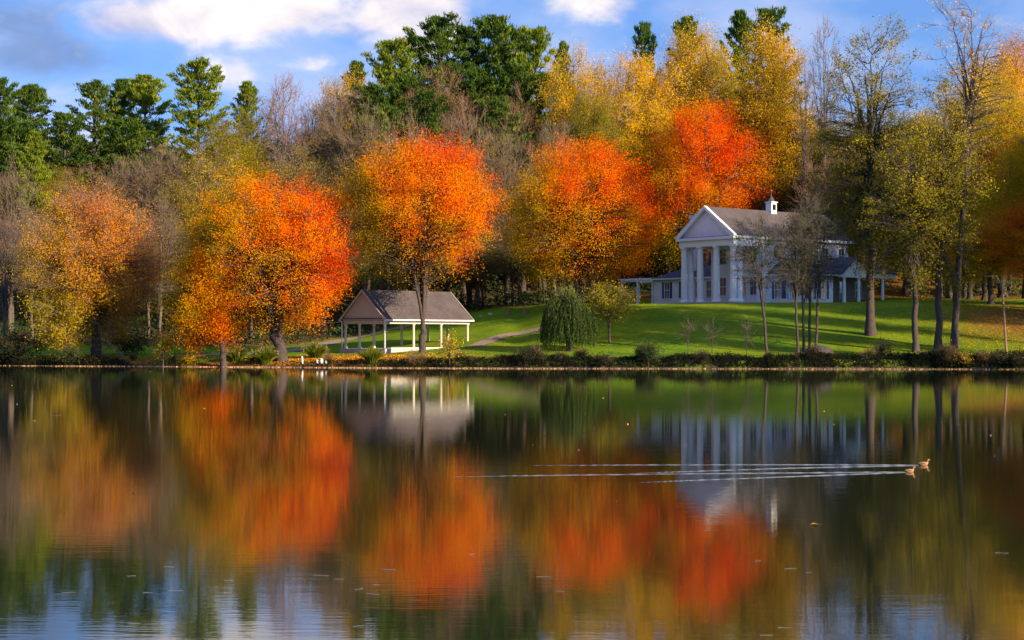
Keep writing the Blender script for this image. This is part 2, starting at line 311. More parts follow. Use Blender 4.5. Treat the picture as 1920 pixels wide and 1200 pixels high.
def build_ground():
    ys = np.concatenate([np.arange(-60, 130, 6.), np.arange(130, 142, 1.), np.arange(142, 172, .4), np.arange(172, 215, .8), np.arange(215, 330, 3), np.arange(330, 900, 40)])
    xs = np.concatenate([np.arange(-700, -90, 30.), np.arange(-90, -60, 2), np.arange(-60, 62, .7), np.arange(62, 95, 2), np.arange(95, 720, 30.)])
    Xg, Yg = np.meshgrid(xs, ys); Z = terrain(Xg, Yg)
    far = np.clip((Yg - 345) / 60, 0, 1); Z = Z - far * 6
    nx, ny = len(xs), len(ys)
    V = np.stack([Xg, Yg, Z], -1).reshape(-1, 3)
    idx = np.arange(nx * ny).reshape(ny, nx)
    Fq = np.stack([idx[:-1, :-1], idx[:-1, 1:], idx[1:, 1:], idx[1:, :-1]], -1).reshape(-1, 4)
    me = mesh_np('ground', V, Fq)
    x, y = V[:, 0], V[:, 1]; d = y - shore(x)
    # litter: how much fallen leaf / forest floor covers the grass, and golden light on the left bank
    wood = np.interp(x, [-60, -25, -10, 5, 12, 40, 60], [22, 24, 50, 45, 62, 60, 40])
    lit = np.clip((d - wood) / 8, 0, 1)
    def patch(px, py, rx, ry, a):
        cx, cy, _ = hit(px, py); return a * np.exp(-(((x - cx) / rx) ** 2 + ((y - cy) / ry) ** 2))
    lit = np.maximum(lit, patch(640, 674, 7, 5, .85)); lit = np.maximum(lit, patch(760, 672, 6, 3, .5)); lit = np.maximum(lit, patch(530, 680, 4, 4, .9))
    lit = np.maximum(lit, patch(200, 680, 9, 4, .8)); lit = np.maximum(lit, patch(1900, 600, 8, 12, .72)); lit = np.maximum(lit, patch(1850, 620, 6, 8, .45))
    lit = np.maximum(lit, patch(280, 672, 8, 2, .6)); lit = np.maximum(lit, patch(400, 684, 14, 2.5, .6))  # left bank strip coloured golden to stand in for sunlight
    mud_shade = np.clip(1 - np.abs(d - .3) / .8, 0, 1); mud_shade[d < 0] = 1
    mud_shade = np.maximum(mud_shade, np.where(lit > .0, np.clip((d - wood) / 8, 0, 1), 0) * np.where(x > 45, 0, .9))  # woodland ground darkened as well, its shade put into the colour
    at = me.attributes.new('litter', 'FLOAT', 'POINT'); at.data.foreach_set('value', lit)
    at = me.attributes.new('mud_shade', 'FLOAT', 'POINT'); at.data.foreach_set('value', mud_shade)
    m, N, L = mat('lawn and forest floor'); o = N.new('ShaderNodeOutputMaterial'); p = N.new('ShaderNodeBsdfPrincipled')
    p.inputs['Roughness'].default_value = .95; p.inputs['Specular IOR Level'].default_value = .15; L.new(p.outputs[0], o.inputs[0])
    tc = N.new('ShaderNodeTexCoord')
    def noise(sc, det=5):
        n = N.new('ShaderNodeTexNoise'); n.inputs['Scale'].default_value = sc; n.inputs['Detail'].default_value = det; n.inputs['Roughness'].default_value = .65
        L.new(tc.outputs['Object'], n.inputs['Vector']); return n.outputs[0]
    def ramp(f, stops):
        r = N.new('ShaderNodeValToRGB'); els = r.color_ramp.elements
        while len(els) < len(stops): els.new(.5)
        for e, (q, c) in zip(els, stops): e.position = q; e.color = (*c, 1) if len(c) == 3 else c
        L.new(f, r.inputs[0]); return r.outputs[0]
    def mixc(f, a, b, bt='MIX'):
        n = N.new('ShaderNodeMixRGB'); n.blend_type = bt; L.new(f, n.inputs[0]) if not isinstance(f, float) else setattr(n.inputs[0], 'default_value', f)
        L.new(a, n.inputs[1]); L.new(b, n.inputs[2]); return n.outputs[0]
    grass = ramp(noise(2.2, 8), [(.3, (.035, .10, .002)), (.5, (.11, .20, .002)), (.7, (.25, .30, .003))])
    grass = mixc(.5, grass, ramp(noise(.16, 4), [(.35, (.06, .16, .003)), (.65, (.26, .30, .004))]))
    litter = ramp(noise(3.5, 8), [(.3, (.08, .045, .012)), (.5, (.22, .11, .018)), (.68, (.46, .21, .018)), (.8, (.58, .34, .03))])
    floor_ = ramp(noise(1.2, 6), [(.3, (.035, .03, .02)), (.6, (.10, .07, .035)), (.8, (.20, .12, .04))])
    la = N.new('ShaderNodeAttribute'); la.attribute_name = 'litter'; ma = N.new('ShaderNodeAttribute'); ma.attribute_name = 'mud_shade'
    def jit(fac, n, lo, hi, k=1.0):
        a = N.new('ShaderNodeMath'); a.operation = 'MULTIPLY_ADD'; L.new(n, a.inputs[0]); a.inputs[1].default_value = k; L.new(fac, a.inputs[2])
        r = N.new('ShaderNodeMapRange'); L.new(a.outputs[0], r.inputs[0]); r.inputs[1].default_value = lo; r.inputs[2].default_value = hi; return r.outputs[0]
    c = mixc(jit(la.outputs['Fac'], noise(1.8, 8), .75, 1.15), grass, litter)
    c = mixc(jit(ma.outputs['Fac'], noise(3, 6), .8, 1.2, .6), c, floor_)
    L.new(c, p.inputs['Base Color'])
    b = N.new('ShaderNodeBump'); b.inputs['Strength'].default_value = .8; b.inputs['Distance'].default_value = .12; L.new(noise(5, 8), b.inputs['Height']); L.new(b.outputs[0], p.inputs['Normal'])
    me.materials.append(m); me.polygons.foreach_set('use_smooth', np.ones(len(me.polygons), bool))
    ob = D.objects.new('ground', me); col.objects.link(ob); tag(ob, kind='structure')

def mesh_np(name, V, Fc, t=None, smooth=False):
    V = np.ascontiguousarray(V, dtype=np.float32); Fc = np.ascontiguousarray(Fc, dtype=np.int32)
    me = D.meshes.new(name); nv, nf, k = len(V), len(Fc), Fc.shape[1]
    me.vertices.add(nv); me.vertices.foreach_set('co', V.ravel())
    me.loops.add(nf * k); me.loops.foreach_set('vertex_index', Fc.ravel())
    me.polygons.add(nf); me.polygons.foreach_set('loop_start', np.arange(0, nf * k, k, dtype=np.int32))
    me.update(calc_edges=True)
    if t is not None:
        a = me.attributes.new('t', 'FLOAT', 'FACE'); a.data.foreach_set('value', np.clip(t, 0, 1).astype(np.float32))
    if smooth: me.polygons.foreach_set('use_smooth', np.ones(nf, bool))
    return me
build_ground()

def strip_path(name, pts, width, lift, m):
    P = np.array(pts); P2 = []
    for a, b in zip(P[:-1], P[1:]):
        n = max(2, int(np.hypot(*(b - a)) / .6)); P2 += [a + (b - a) * i / n for i in range(n)]
    P2.append(P[-1]); P2 = np.array(P2); k = 7
    for _ in range(6): P2[1:-1] = (P2[:-2] + 2 * P2[1:-1] + P2[2:]) / 4
    T = np.gradient(P2, axis=0); T /= np.linalg.norm(T, axis=1)[:, None]; Nn = np.stack([-T[:, 1], T[:, 0]], 1)
    rng = np.random.RandomState(5); cols = np.linspace(-1, 1, k); V = []
    w = width * (1 + .25 * nz2(P2[:, 0], P2[:, 1], 9, 1.2))
    for c in cols: Q = P2 + Nn * (c * w)[:, None] * .5; V.append(np.column_stack([Q, terrain(Q[:, 0], Q[:, 1]) + lift]))
    V = np.stack(V, 1); n = len(P2); idx = np.arange(n * k).reshape(n, k)
    Fq = np.stack([idx[:-1, :-1], idx[:-1, 1:], idx[1:, 1:], idx[1:, :-1]], -1).reshape(-1, 4)
    me = mesh_np(name, V.reshape(-1, 3), Fq, smooth=True); me.materials.append(m); o = D.objects.new(name, me); col.objects.link(o); return tag(o, kind='structure')
strip_path('gravel_path', path_a, 2.4, .06, M['path'])
strip_path('gravel_path', path_b, 1.9, .06, M['path'])

# ------------------------------------------------------------------ water
def build_water():
    V = [(-900, -80, 0), (900, -80, 0), (900, 200, 0), (-900, 200, 0)]
    me = D.meshes.new('lake_water'); me.from_pydata(V, [], [(0, 1, 2, 3)])
    m, N, L = mat('lake water'); o = N.new('ShaderNodeOutputMaterial'); p = N.new('ShaderNodeBsdfPrincipled')
    p.inputs['Base Color'].default_value = (.012, .016, .008, 1); p.inputs['Roughness'].default_value = .03; p.inputs['IOR'].default_value = 2.1
    p.inputs['Specular IOR Level'].default_value = .5
    tc = N.new('ShaderNodeTexCoord')
    def noise(sx, sy, sc, det):
        mp = N.new('ShaderNodeMapping'); mp.inputs['Scale'].default_value = (sx, sy, 1); L.new(tc.outputs['Object'], mp.inputs[0])
        n = N.new('ShaderNodeTexNoise'); n.inputs['Scale'].default_value = sc; n.inputs['Detail'].default_value = det; L.new(mp.outputs[0], n.inputs['Vector']); return n.outputs[0]
    def bump(h, s, dist, prev=None):
        b = N.new('ShaderNodeBump'); b.inputs['Strength'].default_value = s; b.inputs['Distance'].default_value = dist; L.new(h, b.inputs['Height'])
        if prev: L.new(prev, b.inputs['Normal'])
        return b.outputs[0]
    n1 = bump(noise(.25, 1.0, 1.3, 3), .014, .10)
    n2 = bump(noise(.5, 2.2, 4.0, 3), .042, .02, n1)
    L.new(n2, p.inputs['Normal']); L.new(p.outputs[0], o.inputs[0])
    me.materials.append(m); ob = D.objects.new('lake_water', me); col.objects.link(ob); tag(ob, kind='structure')
build_water()

# ------------------------------------------------------------------ vectorised tree growing
def unit(v): return v / (np.linalg.norm(v, axis=-1, keepdims=True) + 1e-9)
def tubes(P, Rr, sides):
    """P (n,k,3) polylines, Rr (n,k) radii -> verts, quads"""
    n, k, _ = P.shape
    T = unit(np.gradient(P, axis=1)); ref = np.where(np.abs(T.mean(1, keepdims=True)[..., 2:3]) > .8, np.array([[[1., 0, 0]]]), np.array([[[0, 0, 1.]]]))
    A = unit(np.cross(T, np.broadcast_to(ref, T.shape))); B = np.cross(T, A)
    an = np.linspace(0, 2 * np.pi, sides, endpoint=False)
    ring = P[:, :, None, :] + Rr[:, :, None, None] * (A[:, :, None, :] * np.cos(an)[None, None, :, None] + B[:, :, None, :] * np.sin(an)[None, None, :, None])
    V = ring.reshape(-1, 3); idx = np.arange(n * k * sides).reshape(n, k, sides); nx = np.roll(idx, -1, axis=2)
    Fq = np.stack([idx[:, :-1], nx[:, :-1], nx[:, 1:], idx[:, 1:]], -1).reshape(-1, 4)
    return V, Fq
def bezier(p0, p1, p2, k):
    t = np.linspace(0, 1, k)[None, :, None]; return (1 - t) ** 2 * p0[:, None] + 2 * t * (1 - t) * p1[:, None] + t * t * p2[:, None]
def join(parts):
    V = []; Fq = []; n = 0
    for v, f in parts: V.append(v); Fq.append(f + n); n += len(v)
    return np.concatenate(V), np.concatenate(Fq)
def leaves(C, size, rng, out=None, bias=.5, aspect=.62):
    """one bent-free diamond leaf (or leaf spray) per point"""
    n = len(C); nrm = unit(rng.normal(size=(n, 3)) + (0 if out is None else bias * 2 * out)); a = unit(np.cross(nrm, rng.normal(size=(n, 3)))); b = np.cross(nrm, a)
    s = (size * rng.uniform(.6, 1.3, n))[:, None] * .5
    V = np.stack([C - a * s, C - b * s * aspect + a * s * .15, C + a * s, C + b * s * aspect + a * s * .15], 1).reshape(-1, 3)
    return V, np.arange(4 * n).reshape(n, 4)
def sprays(P, Q, r0):
    """thin tapering twigs from P to Q as three sided spikes closed as quads"""
    n = len(P); T = unit(Q - P); A = unit(np.cross(T, np.random.RandomState(1).normal(size=(n, 3)))); B = np.cross(T, A)
    r = np.broadcast_to(np.asarray(r0), (n,))[:, None]
    V = np.stack([P + A * r, P - A * .5 * r + B * .87 * r, P - A * .5 * r - B * .87 * r, Q + A * r * .3, Q - A * r * .15 + B * .26 * r, Q - A * r * .15 - B * .26 * r], 1).reshape(-1, 3)
    b = np.arange(n)[:, None] * 6
    Fq = np.concatenate([b + np.array([[0, 1, 4, 3]]), b + np.array([[1, 2, 5, 4]]), b + np.array([[2, 0, 3, 5]])])
    return V, Fq
def snoise(P, rng, k, n=7):
    s = 0
    for _ in range(n): s = s + np.sin(P @ (unit(rng.normal(size=3)) * k * rng.uniform(.6, 1.6)) + rng.uniform(0, 6.28))
    return s / n * 1.6

def broad(seed, H, cen, rad, fork, tr, lean=(0, 0), nl=8, nclump=200, per=100, size=.28, sig=.6, twigs=5, twl=.9, tfun=None, hollow=.45, lobes=.14, up=1.0, twr=.018, multi=1, flat=1.0, zmin=None, subk=5, thin=None, forkall=False, gapt=-.42, opn=0):
    """a broadleaf tree: trunk forks into limbs, limbs carry boughs to each leaf clump. returns (trunk, crown) arrays"""
    rng = np.random.RandomState(seed); cen = np.array(cen, float); rad = np.array(rad, float)
    d = unit(rng.normal(size=(nclump * 2, 3))); u = rng.uniform(hollow ** 3, 1, len(d)) ** (1 / 3.)
    lob = 1 + lobes * snoise(d, rng, 3.2)
    C = cen + d * rad * (u * lob)[:, None]
    if zmin is not None: C = C[C[:, 2] > zmin]
    C = C[:nclump]; nC = len(C)
    fk = np.array([lean[0], lean[1], fork]); parts = []
    # trunk(s)
    tp = bezier(np.array([[0, 0, -.4]]), np.array([[lean[0] * .2, lean[1] * .2, fork * .5]]), fk[None], 9)
    tp[:, 1:-1, :2] += rng.normal(size=(1, 7, 2)) * tr * .18
    rr = np.interp(np.linspace(0, 1, 9), [0, .06, .15, 1], [1.7, 1.25, 1.05, .8])[None] * tr
    parts.append(tubes(tp, rr, 10))
    # limbs
    dl = unit(np.stack([np.cos(np.linspace(0, 6.28, nl, endpoint=False) + rng.uniform(-.3, .3, nl)), np.sin(np.linspace(0, 6.28, nl, endpoint=False) + rng.uniform(-.3, .3, nl)), rng.uniform(.5, 2.4, nl) if opn else rng.uniform(.0, 1.6, nl)], 1))
    tips = cen + dl * rad * .78; tips[0] = cen + np.array([.1, .05, .85]) * rad
    st = tp[0, -1][None] + 0 * tips; k = rng.randint(5, 9, nl); k[:max(1, nl // 2)] = 8; st = tp[0][k]
    if forkall: st = st * 0 + tp[0, -1]
    ctrl = st + (tips - st) * .45 + np.array([0, 0, 1.]) * (np.linalg.norm(tips - st, axis=1) * .22 * up)[:, None]
    ctrl[:, :2] = st[:, :2] + (tips - st)[:, :2] * (.42 if opn else .32)
    K = 12; LP = bezier(st, ctrl, tips, K); LP[:, 2:] += rng.normal(size=(nl, K - 2, 3)) * .12 * tr * 2
    lr = tr * .55 * np.linspace(1, .16, K)[None] * rng.uniform(.7, 1.1, nl)[:, None]; parts.append(tubes(LP, lr, 7))
    # boughs to every clump
    pts = LP[:, 2:].reshape(-1, 3); pr = lr[:, 2:].reshape(-1)
    df = C[:, None, :] - pts[None]; dist = np.linalg.norm(df, axis=2) + 1.2 * np.maximum(0, -df[..., 2] + .3) * up
    j = np.argmin(dist + rng.uniform(0, .8, dist.shape), axis=1)
    p0 = pts[j]; mid = p0 + (C - p0) * .5 + np.array([0, 0, .12]) * np.linalg.norm(C - p0, axis=1)[:, None] + rng.normal(size=C.shape) * .12 * np.linalg.norm(C - p0, axis=1)[:, None]
    BP = bezier(p0, mid, C, subk); br = np.minimum(pr[j] * .6, .02 + .014 * np.linalg.norm(C - p0, axis=1))[:, None] * np.linspace(1, .35, subk)[None]
    parts.append(tubes(BP, np.maximum(br, twr), 4))
    trunk = join(parts)
    crown = []; tw = []
    out = unit(C - cen)
    if per:
        s = sig * rng.uniform(.7, 1.4, nC)
        off = np.clip(rng.normal(size=(nC, per, 3)), -1.7, 1.7) * s[:, None, None] * np.array([.85, .85, .85 * flat])
        off = off + out[:, None] * (off * out[:, None]).sum(-1, keepdims=True) * .7   # sprays reach outward
        LPn = (C[:, None] + off).reshape(-1, 3)
        og = unit(LPn - cen + rng.normal(size=LPn.shape) * .1); V, Fq = leaves(LPn, size, rng, og, .45)
        q = (LPn - cen) / rad
        ct = rng.normal(size=nC) * .10
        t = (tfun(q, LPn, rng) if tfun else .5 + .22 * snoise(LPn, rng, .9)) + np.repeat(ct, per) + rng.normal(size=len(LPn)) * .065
        gp = snoise(LPn, rng, 1.5) + .5 * snoise(LPn, rng, 3.5); kp = (gp > gapt) | (rng.rand(len(gp)) < .35)
        V = V.reshape(-1, 4, 3)[kp].reshape(-1, 3); Fq = np.arange(len(V)).reshape(-1, 4); t = t[kp]; q = q[kp]; LPn = LPn[kp]
        if opn:
            kp = (rng.rand(len(q)) > opn * np.exp(-(q[:, 0] / .5) ** 2 - ((q[:, 2] + .45) / .6) ** 2)) | (q[:, 1] > .35); V = V.reshape(-1, 4, 3)[kp].reshape(-1, 3); Fq = np.arange(len(V)).reshape(-1, 4); t = t[kp]; q = q[kp]; LPn = LPn[kp]
        if thin is not None:
            kp = (q[:, 2] + .25 * snoise(LPn, rng, .7) > thin) | (rng.rand(len(q)) < .28); V = V.reshape(-1, 4, 3)[kp].reshape(-1, 3); Fq = np.arange(len(V)).reshape(-1, 4); t = t[kp]
        crown = (V, Fq, t)
    if twigs:
        a = np.repeat(C, twigs, 0); b = a + unit(rng.normal(size=a.shape) * .8 + np.repeat(out, twigs, 0) * .9 + np.array([0, 0, .55 * up])) * (twl * rng.uniform(.5, 1.3, len(a)))[:, None]
        s0 = a + (BP[:, subk // 2][np.repeat(np.arange(nC), twigs)] - a) * rng.uniform(0, .9, len(a))[:, None]
        tw = [sprays(s0, b, twr)]
        if not per:   # second order twigs for bare trees
            m = np.repeat(np.arange(len(a)), 3); f = rng.uniform(.3, .95, len(m))[:, None]; s1 = s0[m] + (b - s0)[m] * f
            e1 = s1 + unit((b - s0)[m] + rng.normal(size=s1.shape) * np.linalg.norm((b - s0)[m], axis=1)[:, None] * .6) * (twl * .55 * rng.uniform(.5, 1.2, len(m)))[:, None]
            tw.append(sprays(s1, e1, twr * .65))
        tw = join(tw)
    return trunk, crown, tw

def pine(seed, H, W, z0=.3, nwh=26, per=12, dens=1.0, gap=.25):
    """white pine: tiers of upswept boughs with tufts of needles"""
    rng = np.random.RandomState(seed); parts = []; K = 12
    zz_ = np.linspace(0, 1, K); tp = np.stack([np.cumsum(rng.normal(size=K)) * .06, np.cumsum(rng.normal(size=K)) * .06, zz_ * H - .4 * (zz_ == 0)], 1)[None]
    parts.append(tubes(tp, (.02 * H * (1 - zz_) ** .8 * .75 + .03)[None], 8))
    h = np.linspace(z0, .985, nwh); st = []; en = []; cl = []
    for i, f in enumerate(h):
        nb = rng.randint(4, 7); a0 = rng.uniform(0, 6.28)
        Lm = W * .5 * np.interp(f, [z0, z0 + .18 * (1 - z0), .6, .8, .93, 1], [.7, 1, .90, .62, .36, .07])
        for b in range(nb):
            if rng.rand() < gap and f < .9: continue
            a = a0 + b * 6.28 / nb + rng.uniform(-.3, .3); L_ = Lm * rng.uniform(.55, 1.18)
            e = rng.uniform(.08, .36) + np.interp(f, [0, .7, 1], [.0, .22, .9])
            p = np.array([np.interp(f * H, tp[0, :, 2], tp[0, :, 0]), np.interp(f * H, tp[0, :, 2], tp[0, :, 1]), f * H - L_ * .25])
            q = p + np.array([math.cos(a) * L_, math.sin(a) * L_, L_ * e + L_ * .1])
            st.append(p); en.append(q); cl.append(p + (q - p) * .55 - np.array([0, 0, L_ * .12]))
    st, en, cl = map(np.array, (st, en, cl)); BP = bezier(st, cl, en, 7); n = len(st); Ln = np.linalg.norm(en - st, axis=1)
    parts.append(tubes(BP, (.014 * Ln + .02)[:, None] * np.linspace(1, .3, 7)[None], 4))
    m = max(3, int(12 * dens)); tt = rng.uniform(.25, 1.03, (n, m)); i0 = np.clip((tt * 6).astype(int), 0, 5); fr = tt * 6 - i0
    Pt = BP[np.arange(n)[:, None], i0] * (1 - fr[..., None]) + BP[np.arange(n)[:, None], np.minimum(i0 + 1, 6)] * fr[..., None]
    lat = np.cross(unit(en - st), [0, 0, 1.]); w = (rng.uniform(-1, 1, (n, m)) * (1.12 - tt) * Ln[:, None] * .42)
    Pt = Pt + lat[:, None] * w[..., None] + np.array([0, 0, .12]); Pt = Pt.reshape(-1, 3); dr = np.repeat(unit(en - st), m, 0)
    C = np.repeat(Pt, per, 0) + rng.normal(size=(len(Pt) * per, 3)) * np.array([.30, .30, .085]) * (H / 24)
    dd = unit(np.repeat(dr, per, 0) * .7 + rng.normal(size=C.shape) * .55 + np.array([0, 0, .5])); side = unit(np.cross(dd, rng.normal(size=C.shape)))
    s = (rng.uniform(.40, .75, len(C)) * H / 24)[:, None]; wd = s * .11
    V = np.stack([C - dd * s * .5, C + side * wd, C + dd * s * .5, C - side * wd], 1).reshape(-1, 3); Fq = np.arange(4 * len(C)).reshape(-1, 4)
    t = .42 + .20 * snoise(C, rng, .8) + rng.normal(size=len(C)) * .12 + np.repeat(rng.normal(size=len(Pt)) * .1, per)
    return join(parts), (V, Fq, t), []

def meshes(name, tree):
    trunk, crown, tw = tree; out = {}; nf = len(trunk[1]); both = len(crown) and len(tw)
    if both: trunk = join([trunk, tw])
    me = out['trunk'] = mesh_np(name + '_trunk', trunk[0], trunk[1], smooth=True)
    me.materials.append(None)
    if both:
        me.materials.append(None); mi = np.zeros(len(trunk[1]), np.int32); mi[nf:] = 1; me.polygons.foreach_set('material_index', mi)
    if len(crown): out['crown'] = mesh_np(name + '_crown', crown[0], crown[1], crown[2])
    elif len(tw): out['crown'] = mesh_np(name + '_crown', tw[0], tw[1])
    if 'crown' in out: out['crown'].materials.append(None); out['bare'] = not len(crown)
    return out
def plant(name, ms, loc, label, cat, mats, group=None, rz=0, sc=(1, 1, 1)):
    e = empty(name, loc, rz, label, cat, group); e.scale = sc
    for part, me in ms.items():
        if part == 'bare': continue
        o = D.objects.new(part, me); col.objects.link(o); o.parent = e
        key = 'twigs' if (part == 'crown' and ms.get('bare')) else part
        for i, sl in enumerate(o.material_slots): sl.link = 'OBJECT'; sl.material = M[mats[key] if i == 0 else mats.get('twigs', mats['trunk'])]
    return e

# ------------------------------------------------------------------ the row of maples
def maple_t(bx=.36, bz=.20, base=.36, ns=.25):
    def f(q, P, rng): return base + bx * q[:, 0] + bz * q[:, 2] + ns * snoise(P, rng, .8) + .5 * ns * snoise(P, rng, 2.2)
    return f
LEAFM = {'trunk': 'barkdark', 'crown': 'maple', 'twigs': 'barkdark'}
def hero(px, py, Y, cpx, top, bot, wpx, **k):
    """tree whose trunk foot is at px; crown spans wpx and rows top..bot"""
    x = X_at(px, Y); z = tz(x, Y); s = Y / F
    cz = (z_at(top, Y) + z_at(bot, Y)) / 2 - z; rz_ = (bot - top) * s / 2; rx = wpx * s / 2
    return (x, Y, z), dict(cen=((cpx - px) * s, k.pop('dy', 0), cz), rad=(rx * .9, rx * .85, rz_ * .9), H=0), k
# big maple leaning by the shore
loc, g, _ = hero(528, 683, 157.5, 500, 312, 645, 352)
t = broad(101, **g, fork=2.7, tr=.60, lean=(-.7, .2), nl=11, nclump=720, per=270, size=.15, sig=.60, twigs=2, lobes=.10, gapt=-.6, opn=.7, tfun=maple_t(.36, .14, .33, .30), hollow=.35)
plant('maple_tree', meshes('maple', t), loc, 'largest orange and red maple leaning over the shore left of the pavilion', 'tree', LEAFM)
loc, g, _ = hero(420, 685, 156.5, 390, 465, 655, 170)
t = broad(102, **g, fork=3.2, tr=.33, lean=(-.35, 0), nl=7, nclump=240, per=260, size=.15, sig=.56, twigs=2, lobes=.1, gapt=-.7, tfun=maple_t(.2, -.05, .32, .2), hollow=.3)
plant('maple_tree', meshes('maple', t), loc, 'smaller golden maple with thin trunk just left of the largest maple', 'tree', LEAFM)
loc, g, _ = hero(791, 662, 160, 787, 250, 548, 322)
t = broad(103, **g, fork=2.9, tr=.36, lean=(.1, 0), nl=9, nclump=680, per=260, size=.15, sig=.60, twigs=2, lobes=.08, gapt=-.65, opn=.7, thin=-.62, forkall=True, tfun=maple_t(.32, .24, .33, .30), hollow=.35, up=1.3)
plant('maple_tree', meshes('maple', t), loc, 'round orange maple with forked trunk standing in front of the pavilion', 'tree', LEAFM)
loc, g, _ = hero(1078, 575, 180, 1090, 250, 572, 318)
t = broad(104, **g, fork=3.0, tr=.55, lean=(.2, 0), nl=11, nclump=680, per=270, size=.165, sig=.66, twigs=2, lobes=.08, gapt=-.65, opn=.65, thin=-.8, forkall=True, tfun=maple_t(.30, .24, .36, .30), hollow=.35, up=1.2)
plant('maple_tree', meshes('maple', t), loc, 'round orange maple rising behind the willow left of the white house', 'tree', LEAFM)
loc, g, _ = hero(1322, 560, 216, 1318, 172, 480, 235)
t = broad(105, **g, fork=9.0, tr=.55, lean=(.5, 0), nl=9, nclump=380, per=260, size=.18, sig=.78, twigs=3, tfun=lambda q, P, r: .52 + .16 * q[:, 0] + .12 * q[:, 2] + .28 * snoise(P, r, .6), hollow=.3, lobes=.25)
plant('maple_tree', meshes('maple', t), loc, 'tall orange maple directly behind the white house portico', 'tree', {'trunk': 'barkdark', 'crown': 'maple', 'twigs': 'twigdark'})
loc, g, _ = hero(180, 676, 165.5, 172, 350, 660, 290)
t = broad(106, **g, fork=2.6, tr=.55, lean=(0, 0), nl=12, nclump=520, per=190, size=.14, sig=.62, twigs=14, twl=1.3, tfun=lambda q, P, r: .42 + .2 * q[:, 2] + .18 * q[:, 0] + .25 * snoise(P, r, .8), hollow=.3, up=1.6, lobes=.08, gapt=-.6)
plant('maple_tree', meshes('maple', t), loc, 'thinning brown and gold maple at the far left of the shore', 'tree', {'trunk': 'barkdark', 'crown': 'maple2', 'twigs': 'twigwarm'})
loc, g, _ = hero(122, 680, 162.5, 112, 530, 672, 125)
t = broad(107, **g, fork=1.4, tr=.18, nl=6, nclump=100, per=80, size=.2, sig=.5, twigs=5, tfun=lambda q, P, r: .27 + .25 * snoise(P, r, .8), hollow=.2, lobes=.35)
plant('small_yellow_tree', meshes('yt', t), loc, 'low olive yellow tree drooping to the water at the far left', 'tree', {'trunk': 'barkdark', 'crown': 'yellow', 'twigs': 'twigwarm'})
loc, g, _ = hero(306, 682, 157.5, 305, 624, 670, 42)
t = broad(108, **g, fork=1.0, tr=.06, nl=5, nclump=60, per=34, size=.17, sig=.22, twigs=3, twl=.4, tfun=lambda q, P, r: .5 + .3 * q[:, 2] + .2 * snoise(P, r, 2), hollow=.1, lobes=.3)
plant('sapling', meshes('sap', t), loc, 'little bright yellow sapling on the grass between the left maples', 'tree', {'trunk': 'bark', 'crown': 'gold', 'twigs': 'twigwarm'})
# orange companion behind the house maple, left
loc, g, _ = hero(1255, 560, 219, 1265, 330, 520, 130)
t = broad(109, **g, fork=4, tr=.4, nl=7, nclump=190, per=200, size=.2, sig=.8, twigs=2, tfun=lambda q, P, r: .30 + .2 * q[:, 2] + .25 * snoise(P, r, .6), hollow=.2, lobes=.25)
plant('maple_tree', meshes('maple', t), loc, 'lower amber maple between the round maple and the white house', 'tree', {'trunk': 'barkdark', 'crown': 'yellow', 'twigs': 'twigdark'})
# small tree on the lawn right of the willow
loc, g, _ = hero(1143, 642, 163, 1138, 530, 612, 96)
t = broad(110, **g, fork=1.9, tr=.13, lean=(-.1, 0), nl=8, nclump=110, per=46, size=.2, sig=.38, twigs=6, twl=.6, tfun=lambda q, P, r: .62 + .15 * q[:, 2] + .25 * snoise(P, r, 1.2), hollow=.3, lobes=.2, up=.6)
plant('small_lawn_tree', meshes('lt', t), loc, 'small spreading olive tree on the lawn right of the willow', 'tree', {'trunk': 'bark', 'crown': 'olive', 'twigs': 'twig'})

